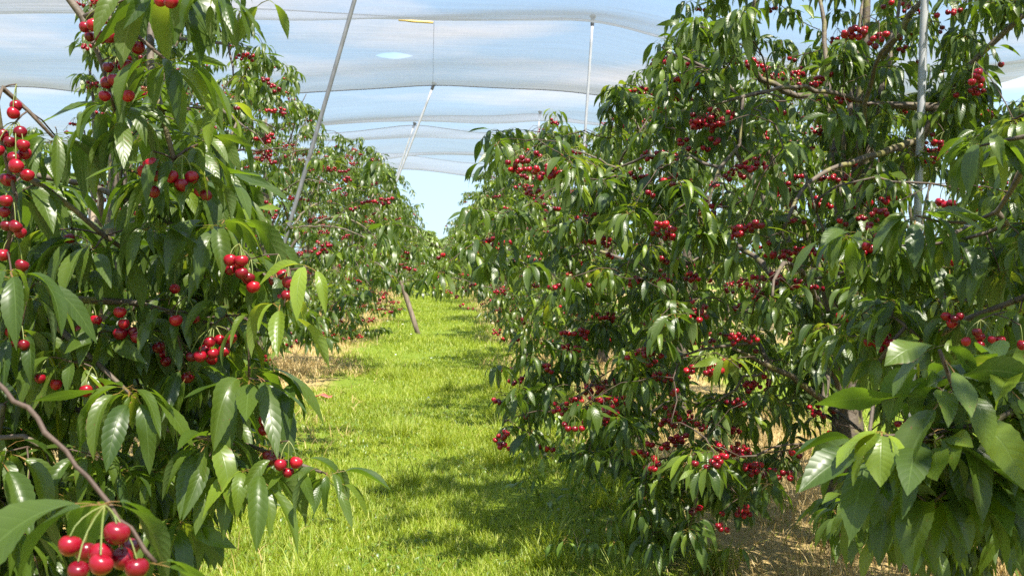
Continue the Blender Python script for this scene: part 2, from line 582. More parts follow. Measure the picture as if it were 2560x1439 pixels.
# open air that the pruned crowns leave free, seen along the alley
OPEN = [
    [(-300, -300), (185, -300), (188, 60), (200, 160), (196, 290), (140, 330), (60, 370), (-300, 440)],
    [(660, -200), (1700, -200), (1680, 60), (1600, 150), (1520, 210), (1490, 300), (1420, 280), (1360, 275), (1330, 320), (1262, 330),
     (1225, 300), (1195, 315), (1200, 385), (1190, 430), (1155, 470), (1142, 520), (1125, 575), (1098, 596), (1050, 590),
     (1030, 540), (1000, 470), (978, 395), (930, 350), (860, 330), (815, 345), (800, 285), (765, 240), (745, 160), (690, 140), (640, 110), (630, 40)],
    [(2425, 115), (2640, 80), (2640, 255), (2490, 245), (2440, 190)],
    [(1650, 1600), (1655, 1439), (1720, 1400), (1830, 1325), (1960, 1295), (2010, 1290), (2030, 1600)],
    [(1060, 778), (1140, 772), (1200, 800), (1290, 880), (1250, 930), (1195, 1020), (1185, 1080), (1320, 1165), (1430, 1215),
     (1530, 1350), (1660, 1439), (1700, 1700), (400, 1700), (510, 1439), (640, 1370), (845, 1270), (840, 1200), (730, 1090), (690, 1010),
     (690, 915), (800, 900), (900, 885), (960, 850), (1010, 770)],
]


# nothing grows in front of these: outline, distance of what shows through
GAPS = [([(2262, -100), (2345, -100), (2338, 520), (2255, 520)], 4.4), ([(858, -50), (918, -50), (758, 548), (694, 548)], 10.4),
        ([(198, 470), (262, 470), (258, 605), (200, 605)], 5.9), ([(150, 410), (315, 410), (300, 590), (165, 590)], 3.3), ([(1000, 722), (1028, 715), (1060, 845), (1032, 845)], 18.2),
        ([(1465, 30), (1500, 30), (1475, 375), (1445, 375)], 14.0)]


def clear_of_open(P, grow=0.0):
    """False where a spur (and the leaves hanging 9 cm below it) would stand in the open alley or sky"""
    ok = np.ones(len(P), bool)
    dep = (P - CAM) @ FW
    for dz in (0.0, -0.09):
        q = project(P + np.array([0, 0, dz])) + rng.normal(0, 7, (len(P), 2))
        for poly in OPEN:
            ok &= ~(in_poly(q, poly) & (dep > 0.3))
    for dz in (0.0, -0.05, -0.10):
        q = project(P + np.array([0, 0, dz]))
        for poly, dm in GAPS:
            ok &= ~(in_poly(q, poly) & (dep > 0.3) & (P[:, 1] < dm))
    return ok


# ------------------------------------------------------------------ cherries
def cherry_geo(geo, c, r, rnd, seg=10, rings=7, mat=0, tilt=None):
    th = np.linspace(0, PI, rings + 1)
    rad = np.sin(th) * (1 + 0.09 * np.cos(th))
    z = np.cos(th) * 0.94 - 0.27 * np.exp(-(th / 0.45) ** 2)
    ph = np.arange(seg) * 2 * PI / seg
    V = np.stack([rad[:, None] * np.cos(ph), rad[:, None] * np.sin(ph), np.repeat(z[:, None], seg, 1)], -1).reshape(-1, 3) * r
    V[:, 0] *= 1.05; V[:, 1] *= 0.95
    if tilt is not None:
        a, b = tilt
        Rx = np.array([[1, 0, 0], [0, math.cos(a), -math.sin(a)], [0, math.sin(a), math.cos(a)]])
        Ry = np.array([[math.cos(b), 0, math.sin(b)], [0, 1, 0], [-math.sin(b), 0, math.cos(b)]])
        V = V @ (Rx @ Ry).T
    i = np.arange(rings)[:, None] * seg; k = np.arange(seg)[None]; k2 = (k + 1) % seg
    Q = np.stack([i + k, i + seg + k, i + seg + k2, i + k2], -1).reshape(-1, 4)
    geo.add(V + np.asarray(c), Q, mat=mat, rnd=rnd)


def stalk_geo(geo, p, c, r, rw=0.0009, mat=1, K=4):
    top = np.asarray(c) + np.array([0, 0, r * 0.7])
    p = np.asarray(p)
    m = (p + top) / 2 + np.array([(top - p)[0] * 0.3, (top - p)[1] * 0.3, 0.006])
    t = np.linspace(0, 1, 5)[:, None]
    P = (1 - t) ** 2 * p + 2 * t * (1 - t) * m + t ** 2 * top
    V, Q, T = tube(P, np.full(5, rw), K, caps=False)
    geo.add(V, Q, mat=mat, rnd=0.5)


def pack(n, r, lo=0.035, hi=0.055):
    """offsets of n cherries hanging below one spur"""
    sp = 0.011 * math.sqrt(n)
    c = np.stack([rng.normal(0, sp, n), rng.normal(0, sp, n), -rng.uniform(lo, hi, n) - 0.006 * (n > 6) * rng.uniform(0, 5, n)], -1)
    for _ in range(40):
        d = c[:, None] - c[None]
        l = np.linalg.norm(d, axis=-1) + np.eye(n)
        push = np.clip(2 * r - l, 0, None)
        np.fill_diagonal(push, 0)
        c += (d / l[..., None] * push[..., None]).sum(1) * 0.5
    return c


def bunch_mesh(n, seg=10, rings=7, tone=None):
    g = Geo()
    r0 = 0.0122
    for c in pack(n, r0):
        r = r0 * rng.uniform(0.9, 1.08)
        cherry_geo(g, c, r, np.clip((rng.beta(2, 2) if tone is None else tone + rng.normal(0, .1)), 0, 1), seg, rings, 0, (rng.normal(0, .3), rng.normal(0, .3)))
        stalk_geo(g, (0, 0, 0), c, r, 0.0010, 1, 3)
    return g.mesh('cherry_bunch', [M_CHERRY, M_STALK])


BUNCH = [bunch_mesh(n, 12, 8) for n in (1, 2, 2, 3, 3, 4, 4, 5, 5, 6, 7, 8, 10, 13)]
CHERRY = []
for i_ in range(10):
    g_ = Geo()
    cherry_geo(g_, (0, 0, 0), 0.0122 * (0.90 + 0.022 * i_), 0.12 + 0.078 * ((i_ * 7) % 10), 20, 14, 0)
    CHERRY.append(g_.mesh('cherry', [M_CHERRY]))

CHERRY_RIPE = [m for k, m in enumerate(CHERRY) if 0.12 + 0.078 * ((k * 7) % 10) < .55]


def cherry_bunch(root, base, spur, cherries, ripe=False):
    """one bunch: stalks are the part, each cherry a sub-part"""
    g = Geo()
    for c in cherries:
        stalk_geo(g, np.zeros(3), np.asarray(c) - spur, 0.0122, 0.0008 if ripe else 0.0010, 0, 5)
    b = link('cherry_bunch', g.mesh('stalks', [M_STALK]), root, spur - base)
    for c in cherries:
        o = link('cherry', random.choice(CHERRY_RIPE if ripe else CHERRY), b, np.asarray(c) - spur)
        s = random.uniform(0.88, 1.02) * (.93 if ripe else 1)
        o.scale = (s, s, s)
        o.rotation_euler = (random.gauss(0, .25), random.gauss(0, .25), random.uniform(0, 6.28))
    return b


# ------------------------------------------------------------------ trees
def bez(a, c, b, n):
    t = np.linspace(0, 1, n)[:, None]
    return (1 - t) ** 2 * a + 2 * t * (1 - t) * c + t ** 2 * b


class Skeleton:
    def __init__(s):
        s.P, s.par, s.limb, s.rmin, s.chains = [], [], [], [], []

    def nearest(s, T, exclude_trunk=0, limbs_only=False):
        P = np.asarray(s.P[exclude_trunk:])
        d = np.linalg.norm(P - T, axis=1)
        # shoots arch up and droop: like starting from wood that is not below the tip
        c = d + 0.45 * np.clip(T[2] - P[:, 2], 0, None) + 0.8 * np.clip(P[:, 2] - T[2] - 0.2, 0, None)
        if limbs_only:
            c = np.where(np.asarray(s.limb[exclude_trunk:]) == 0, 1e9, c)
        return int(np.argmin(c)) + exclude_trunk

    def add_path(s, start, pts, limb, rmin=0.0):
        ids = [start] if start is not None else []
        prev = start
        for k, p in enumerate(pts):
            s.P.append(np.asarray(p, float)); s.par.append(-1 if prev is None else prev)
            s.limb.append(limb); s.rmin.append(rmin if np.isscalar(rmin) else rmin[k])
            prev = len(s.P) - 1
            ids.append(prev)
        s.chains.append((ids, limb))
        return ids

    def radii(s, tip=0.0015, p=2.5):
        n = len(s.P)
        acc = np.zeros(n)
        r = np.zeros(n)
        for i in range(n - 1, -1, -1):
            r[i] = max(max(acc[i], tip ** p) ** (1 / p), s.rmin[i])
            if s.par[i] >= 0:
                acc[s.par[i]] += r[i] ** p
        return r


def wiggle(P, amp):
    P = np.array(P, float)
    if len(P) > 2:
        n = rng.normal(0, amp, (len(P), 3)); n[0] = 0
        P = P + n * 0.6
    return P


class Tree:
    def __init__(s, base, seed):
        global rng
        rng = np.random.default_rng(seed); random.seed(seed)
        s.base = np.array([base[0], base[1], 0.0])
        s.sk = Skeleton()
        s.ros, s.young, s.nlimb = [], [], 0
        s.bunch_spots = []
        s.explicit = []

    def trunk(s, pts, r0, r1):
        P = np.asarray(pts, float)
        t = np.linspace(0, 1, len(P)); tt = np.linspace(0, 1, 4 * len(P))
        Pd = np.stack([np.interp(tt, t, P[:, k]) for k in range(3)], -1)
        Pd[1:-1] += rng.normal(0, 0.008, (len(Pd) - 2, 3))
        s.sk.add_path(None, Pd, 0, list(np.linspace(r0, r1, len(Pd))))

    def limb(s, pts, r0=0.02, r1=0.004, spacing=0.09, start=None):
        P = np.asarray(pts, float)
        seg = np.linalg.norm(np.diff(P, axis=0), axis=1); cum = np.concatenate([[0], np.cumsum(seg)])
        n = max(3, int(cum[-1] / spacing))
        u = np.linspace(0, cum[-1], n)
        # smooth through the points
        Q = np.stack([np.interp(u, cum, P[:, k]) for k in range(3)], -1)
        for _ in range(int(5 * (0.06 / spacing) ** 1.5) + 2):
            Q[1:-1] = (Q[:-2] + 2 * Q[1:-1] + Q[2:]) / 4
        Q[1:] += rng.normal(0, min(0.006, spacing * .08), (n - 1, 3))
        s.nlimb += 1
        if start is None:
            start = s.sk.nearest(Q[0])
        return s.sk.add_path(start, Q, s.nlimb, list(np.linspace(r0, r1, n)))

    def auto_limbs(s, n, H, R, z0=0.55, z1=1.2, rl=0.022):
        ph = rng.uniform(0, 6.28)
        for i in range(n):
            a = ph + i * 2 * PI / n + rng.normal(0, 0.2)
            zs = rng.uniform(z0, z1)
            S = s.base + np.array([0, 0, zs])
            o = np.array([math.cos(a), math.sin(a), 0])
            up = rng.uniform(0.25, 0.8) * (H - zs)
            rr = R * rng.uniform(0.7, 0.95)
            E = S + o * rr + np.array([0, 0, up * rng.uniform(0.1, 0.75)])
            Cc = S + o * rr * 0.5 + np.array([0, 0, up * 1.2])
            B = wiggle(bez(S, Cc, E, 9), 0.03)
            ok = clear_of_open(B)
            n_ok = len(B) if ok[1:].all() else 1 + int(np.argmin(ok[1:]))
            if n_ok >= 3:
                s.limb(B[:n_ok], rl, 0.005)
        for i in range(3):
            a = rng.uniform(0, 6.28)
            S = s.base + np.array([0, 0, rng.uniform(1.0, 1.5)])
            E = s.base + np.array([math.cos(a) * R * 0.4, math.sin(a) * R * 0.4, H * rng.uniform(0.88, 1.0)])
            B = wiggle(bez(S, (S + E) / 2 + np.array([0, 0, .3]), E, 12), 0.02)
            ok = clear_of_open(B)
            n_ok = len(B) if ok.all() else int(np.argmin(ok))
            if n_ok >= 4:
                s.limb(B[:n_ok], rl * 0.9, 0.004)

    def shoot(s, tip, bare=0.25, test=None):
        i = s.sk.nearest(tip, 3, True)
        a = s.sk.P[i]
        l = np.linalg.norm(tip - a)
        n = max(2, int(l / 0.075) + 1)
        c = a + (tip - a) * 0.5 + np.array([0, 0, 0.22 * l])
        P = bez(a, c, tip, n + 1)[1:]
        P += rng.normal(0, 0.008, P.shape)
        k0 = int(len(P) * bare)
        keep = np.ones(len(P), bool) if test is None else test(P)
        if keep[k0:].mean() < 0.5 or (test is not None and not clear_of_open(P[:k0]).all()):
            return np.zeros((0, 3))
        last = int(np.max(np.nonzero(keep)[0])) + 1
        s.sk.add_path(i, P[:last], s.sk.limb[i] if s.sk.limb[i] > 0 else 1)
        return P[k0:last][keep[k0:last]]

    def fill(s, n_sh, H, R, zlo=0.4, masked=True, shell=0.3, profile=None, Rx=None, zpow=1.0, ros_keep=1.0):
        tips = []
        lob = rng.uniform(0, 6.28, 4)
        while len(tips) < n_sh:
            z = zlo + (H - zlo) * rng.random() ** zpow
            u = (z - zlo) / (H - zlo)
            prof = 0.85 + 0.5 * u - 0.8 * u * u if profile is None else profile(u)
            a = rng.uniform(0, 6.28)
            lump = 1 + 0.14 * math.sin(3 * a + lob[0] + 2 * u) + 0.10 * math.sin(5 * a + lob[1] - 3 * u)
            rr = R * prof * lump * math.sqrt(rng.uniform(shell, 1.0))
            tips.append(s.base + np.array([math.cos(a) * rr * (Rx or 1), math.sin(a) * rr, z]))
        tips = np.array(tips)
        if masked:
            tips = tips[clear_of_open(tips)]
        order = np.argsort(np.hypot(tips[:, 0] - s.base[0], tips[:, 1] - s.base[1]) + rng.normal(0, .1, len(tips)))
        for t in tips[order]:
            P = s.shoot(t, test=clear_of_open if masked else None)
            if ros_keep < 1:
                P = P[rng.random(len(P)) < ros_keep]
            s.ros.extend(P)

    def spur(s, p, hang=0.0):
        """short twig to a given spur point"""
        p = np.asarray(p, float)
        i = s.sk.nearest(p, 3, True)
        a = s.sk.P[i]
        l = np.linalg.norm(p - a)
        n = max(2, int(l / 0.06) + 1)
        c = a + (p - a) * 0.5 + np.array([0, 0, 0.12 * l])
        P = bez(a, c, p, n + 1)[1:]
        s.sk.add_path(i, P, s.sk.limb[i] if s.sk.limb[i] > 0 else 1)

    def wood(s, root, K=6, skip_thin=0.0):
        r = s.sk.radii()
        P = np.asarray(s.sk.P)
        gs = {}
        for ids, limb in s.sk.chains:
            if len(ids) < 2:
                continue
            rr = r[ids].copy()
            if s.sk.par[ids[1]] == ids[0]:
                rr[0] = min(rr[0], rr[1] * 1.3)
            k = K + 4 if rr.max() > 0.02 else (K if rr.max() > 0.004 else max(4, K - 2))
            rr = rr * rng.uniform(0.86, 1.16, len(rr))
            V, Q, T = tube(P[ids], rr, k)
            rad = np.concatenate([np.repeat(rr, k), rr[-1:], rr[:1]])
            gs.setdefault(limb, Geo()).add(V, Q, T, rad=rad)
        for limb, g in sorted(gs.items()):
            link('trunk' if limb == 0 else 'branch', g.mesh('trunk' if limb == 0 else 'branch', [M_BARK], True, s.base), root)

    def bunches(s, root, spots, n_part=100):
        """fruit: the nearest bunches are parts, the rest one mass"""
        spots = np.asarray(spots)
        if not len(spots):
            return
        o = np.argsort(np.linalg.norm(spots - CAM, axis=1))
        spots = spots[o]
        for p in spots[:n_part]:
            b = link('cherry_bunch', random.choice(BUNCH), root, p - s.base)
            b.rotation_euler = (0, 0, random.uniform(0, 6.28))
            sc = random.uniform(0.92, 1.08); b.scale = (sc, sc, sc)
        rest = spots[n_part:]
        if len(rest):
            g = Geo()
            for p in rest:
                me = random.choice(BUNCH)
                n = len(me.vertices)
                V = np.empty(n * 3, np.float32); me.vertices.foreach_get('co', V); V = V.reshape(-1, 3)
                a = random.uniform(0, 6.28)
                Rm = np.array([[math.cos(a), -math.sin(a), 0], [math.sin(a), math.cos(a), 0], [0, 0, 1]])
                rd = np.empty(n, np.float32); me.attributes['rnd'].data.foreach_get('value', rd)
                li = np.empty(len(me.loops), np.int32); me.loops.foreach_get('vertex_index', li)
                mi = np.empty(len(me.polygons), np.int32); me.polygons.foreach_get('material_index', mi)
                Q = li.reshape(-1, 4)
                st = g.n
                g.add(V @ Rm.T + p, Q[mi == 0], mat=0, rnd=rd)
                if (mi == 1).any():
                    g.Q.append(Q[mi == 1] + st); g.MQ.append(np.full((mi == 1).sum(), 1))
            f = link('fruit', g.mesh('fruit', [M_CHERRY, M_STALK], True, s.base), root)
            f['kind'] = 'stuff'


def new_root(name, base, label, cat, group=None):
    r = link(name, None, None, base)
    r.empty_display_size = 0.3
    return tag(r, label, cat, group)


def copy_tree(src, loc, rz, label, group, scale=1.0):
    r = src.copy(); COL.objects.link(r)
    r.location = loc; r.rotation_euler = (0, 0, rz); r.scale = (scale, scale, scale * random.uniform(.95, 1.05))
    r['label'] = label
    if group: r['group'] = group
    for ch in src.children:
        c = ch.copy(); COL.objects.link(c); c.parent = r
        for gch in ch.children:
            d = gch.copy(); COL.objects.link(d); d.parent = c
    return r


def cherry_spots(ros, n, front=None, masked=True):
    ros = np.asarray(ros)
    if not len(ros):
        return ros
    # fruit sits on the outer, lit side of the crown in runs along the shoots
    k = rng.integers(0, len(ros), n)
    p = ros[k] + rng.normal(0, 0.02, (n, 3)) - np.array([0, 0, 0.01])
    if masked:
        p = p[clear_of_open(p)]
    return p


def show_fruit(ros, spots, reach=.7, wide=.038):
    """fruit hangs on bare bits of shoot: no leaf tuft right in front of a bunch"""
    ros = np.asarray(ros); keep = np.ones(len(ros), bool)
    for p in spots:
        c = p - np.array([0, 0, .045])
        v = (c - CAM) / np.linalg.norm(c - CAM)
        rel = ros - c
        al = rel @ v
        pp = rel - al[:, None] * v
        keep &= ~((al < .05) & (al > -reach) & (np.hypot(pp[:, 0], pp[:, 1]) < wide) & (pp[:, 2] > -.02) & (pp[:, 2] < .115))
    return ros[keep]


def standard_tree(x, y, seed, label, H=3.2, R=1.7, n_sh=150, n_ch=120, parts=100, Lm=0.11, masked=True, T=7, mat=None,
                  group=None, zlo=0.4, Rx=None, explicit=(), limbs=8, nl=(6, 9), trunk_r=0.07, lean=(0.05, 0.02), serr=0.0, K=3,
                  branches=(), extra=()):
    t = Tree((x, y), seed)
    b = t.base
    t.trunk([b + np.array([0, 0, -0.05]), b + np.array([lean[0] * .4, 0, 0.6]), b + np.array([lean[0], lean[1], 1.25]),
             b + np.array([lean[0] * 1.6, lean[1] * 2, H * 0.6]), b + np.array([lean[0] * 2, lean[1] * 2, H * 0.85])], trunk_r, 0.012)
    t.auto_limbs(limbs, H, R)
    seen = []
    for pts, r0, r1 in branches:
        ids = t.limb([at(*q) for q in pts], r0, r1, 0.06)
        P = np.array(t.sk.P)[ids[1:]]
        seen.extend(P + np.array([0, 0, .045]))
        t.ros.extend(P[rng.random(len(P)) < .25])
    t.fill(n_sh, H, R, zlo, masked, Rx=Rx)
    for poly, n, dn in extra:
        q = np.array(poly, float); m = 0
        while m < n:
            p = at(rng.uniform(q[:, 0].min(), q[:, 0].max()), rng.uniform(q[:, 1].min(), q[:, 1].max()), rng.uniform(*dn))
            if in_poly(project(p[None]), poly)[0]:
                m += 1
                t.ros.extend(t.shoot(p, .1, test=clear_of_open))
    root = new_root('cherry_tree', b, label, 'cherry tree', group)
    spots, named = [p for p in cherry_spots(t.ros, n_ch, masked=masked) if p[2] > .5], []
    for (px, py, d, n) in explicit:
        p = at(px, py, d) + np.array([0, 0, 0.04])
        t.spur(p)
        named.append(p)
        for q in range(max(1, n // 4)):
            spots.append(p + rng.normal(0, 0.02, 3) * (q > 0))
        if rng.random() < .6:
            t.ros.append(p + np.array([0, 0.05, 0.03]))
    t.wood(root)
    t.ros = show_fruit(t.ros, spots + seen)
    t.ros = show_fruit(t.ros, named, 1.2, .042)
    g = Geo()
    yg = np.clip((rng.random(len(t.ros)) < 0.08) * rng.uniform(0.2, 0.8, len(t.ros)), 0, 1)
    rosettes(g, t.ros, nl[0], nl[1], Lm, yg, T=T, K=K, serr=serr)
    link('crown', g.mesh('crown', [mat or M_LEAF_FAR], True, b), root)
    t.bunches(root, spots, parts)
    print('tree', x, y, 'rosettes', len(t.ros), 'spots', len(spots))
    return root


# ================================================================== THE PLACE
# ------------------------------------------------------------------ ground
def build_ground():
    g = Geo()
    xs = np.concatenate([[-600, -200, -60, -25], np.arange(-14, 14.1, 0.35), [25, 60, 200, 600]])
    ys = np.concatenate([[-300, -60, -15], np.arange(-4, 40, 0.35), np.arange(40, 90, 2.0), [120, 200, 500, 1500]])
    X, Y = np.meshgrid(xs, ys)
    Z = 0.02 * np.sin(X * 1.7 + 0.6 * Y) * np.sin(Y * 0.9) + 0.012 * np.sin(X * 4.1) * np.sin(3.3 * Y + 1)
    Z = np.where((np.abs(X) < 14) & (Y < 40), Z, 0)
    V = np.stack([X, Y, Z], -1).reshape(-1, 3)
    ny, nx = X.shape
    i = np.arange(ny - 1)[:, None] * nx; k = np.arange(nx - 1)[None]
    Q = np.stack([i + k, i + k + 1, i + nx + k + 1, i + nx + k], -1).reshape(-1, 4)
    g.add(V, Q)
    tag(link('ground', g.mesh('ground', [M_GROUND])), kind='structure')


build_ground()


def row_dist(x, y=0):
    return np.abs(np.mod(x + 0.05 + 200 * 4.1, 4.1) - 2.05)      # 0 on a tree row, 2.05 in mid alley


def blades(N, ymin, ymax, xmin, xmax, hlo, hhi, want_straw, seg=3, wbase=0.0014, wdist=0.00042, bend=(0.2, 1.1), tuft=0.0, thr=0.94):
    u = rng.random(N)
    y = ymin * (ymax / ymin) ** u                     # density falls off with distance
    x = rng.uniform(xmin, xmax, N)
    wob = 0.22 * np.sin(y * 1.3 + 0.7) + 0.18 * np.sin(y * 3.1 + x * 2) + rng.normal(0, 0.16, N)
    m = row_dist(x) + wob
    straw = m < thr
    keep = straw if want_straw else (~straw | (rng.random(N) < 0.10))
    x, y = x[keep], y[keep]
    N = len(x)
    if tuft:
        nt = max(1, N // 14)
        cx, cy = x[:nt], y[:nt]
        k = rng.integers(0, nt, N)
        x = np.where(rng.random(N) < tuft, cx[k] + rng.normal(0, 0.025, N), x)
        y = np.where(rng.random(N) < tuft, cy[k] + rng.normal(0, 0.025, N), y)
    patch = 0.5 + 0.5 * np.sin(x * 2.3 + 1.7 * np.sin(y * 0.8)) * np.sin(y * 1.9 + 1.3 * x)
    h = rng.uniform(hlo, hhi, N) * (0.65 + 0.6 * patch)
    w = wbase + wdist * y * 0.5
    w = w * rng.uniform(0.7, 1.3, N)
    az = rng.uniform(0, 2 * PI, N)
    bd = rng.uniform(*bend, N)
    t = np.linspace(0, 1, seg + 1)
    th = PI / 2 - bd[:, None] * t[None] ** 1.3 - rng.uniform(0, 0.35, N)[:, None]
    ds = h[:, None] / seg
    dr = np.cumsum(np.concatenate([np.zeros((N, 1)), np.cos(th[:, 1:]) * ds], 1), 1)
    dz = np.cumsum(np.concatenate([np.zeros((N, 1)), np.sin(th[:, 1:]) * ds], 1), 1)
    C = np.stack([x[:, None] + np.cos(az)[:, None] * dr, y[:, None] + np.sin(az)[:, None] * dr, dz - 0.02], -1)
    sa = az + PI / 2 + rng.normal(0, .4, N)
    Sd = np.stack([np.cos(sa), np.sin(sa), np.zeros(N)], -1)
    ww = w[:, None] * (1 - t[None] ** 2 * 0.9)
    P = np.stack([C - Sd[:, None] * ww[..., None], C + Sd[:, None] * ww[..., None]], 2)     # N, seg+1, 2
    R = seg + 1
    q1 = np.array([[2 * j, 2 * j + 1, 2 * j + 3, 2 * j + 2] for j in range(seg)])
    Q = (np.arange(N)[:, None, None] * (2 * R) + q1[None]).reshape(-1, 4)
    rnd = rng.random(N)
    lc = np.stack([np.broadcast_to(t[None, :, None], (N, R, 2)), np.zeros((N, R, 2)), np.broadcast_to(rnd[:, None, None], (N, R, 2))], -1)
    return P.reshape(-1, 3), Q, lc.reshape(-1, 3)


def build_grass():
    global rng
    rng = np.random.default_rng(11)
    g = Geo()
    for args in ((270000, 4.0, 13, -1.9, 1.9, .025, .085, False), (110000, 12, 60, -1.9, 1.9, .04, .11, False),
                 (20000, 3.0, 22, 2.4, 6.6, .05, .14, False), (20000, 4.0, 26, -6.6, -2.3, .05, .14, False)):
        P, Q, lc = blades(*args, tuft=0.35)
        g.add(P, Q, lc=lc)
    # taller ungrazed tufts along the edge of the right-hand strip and here and there
    n = 46
    for k in range(n):
        y = rng.uniform(4.2, 12); x = rng.uniform(0.45, 1.25) if k < 36 else rng.uniform(-1.2, 1.0)
        m = 60
        P, Q, lc = blades(m * 3, 4, 4.1, -0.5, 0.5, .12, .28, False, bend=(0.3, 1.3), thr=-5)
        P = P.reshape(-1, 8, 3)
        sh = rng.normal(0, 0.05, (len(P), 1, 2))
        P[:, :, :2] += -P[:, :1, :2] + sh + np.array([x, y])
        g.add(P.reshape(-1, 3), Q, lc=lc)
    tag(link('grass', g.mesh('grass', [M_GRASS])), 'bright green mown grass covering the alley between the tree rows', 'grass', kind='stuff')
    g = Geo()
    for args in ((70000, 3.4, 14, -3.4, 3.2, .05, .20, True), (40000, 12, 50, -3.0, 3.0, .06, .20, True)):
        P, Q, lc = blades(*args, bend=(0.2, 1.7), tuft=0.5)
        g.add(P, Q, lc=lc)
    tag(link('dry_grass', g.mesh('dry_grass', [M_STRAW])), 'straw coloured dead grass in the strips under the cherry trees', 'dry grass', kind='stuff')
    # broad-leaved weeds and clover in the turf
    g = Geo()
    n = 5200
    y = 4.2 * (45 / 4.2) ** rng.random(n); x = rng.uniform(-1.45, 1.35, n)
    rosettes(g, np.stack([x, y, np.full(n, 0.015)], -1), 3, 7, 0.055, rng.uniform(0, 0.8, n), T=4, K=3, spread=1.0)
    n = 160
    y = rng.uniform(4.3, 9, n); x = rng.uniform(0.45, 1.25, n)
    rosettes(g, np.stack([x, y, rng.uniform(0.02, 0.22, n)], -1), 5, 8, 0.085, rng.uniform(0, 0.7, n), T=5, K=3)
    tag(link('weeds', g.mesh('weeds', [M_WEED])), 'low broad leaved weeds and clover scattered through the green grass', 'weeds', kind='stuff')
    g = Geo()
    n = 8
    y = 5 * (22 / 5) ** rng.random(n); x = rng.uniform(-1.1, 1.1, n)
    for a, b_ in zip(x, y):
        z = rng.uniform(0.05, 0.12)
        th = np.arange(7) * 2 * PI / 7
        r = 0.008 + 0.0005 * b_
        V = np.stack([a + r * np.cos(th), b_ + r * np.sin(th), np.full(7, z)], -1)
        V = np.concatenate([V, [[a, b_, z + 0.006]]])
        k = np.arange(7)
        g.add(V, None, np.stack([k, (k + 1) % 7, np.full(7, 7)], -1))
    tag(link('clover_flowers', g.mesh('clover_flowers', [M_PETAL])), 'tiny white clover flowers dotted through the grass', 'flowers', kind='stuff')


build_grass()


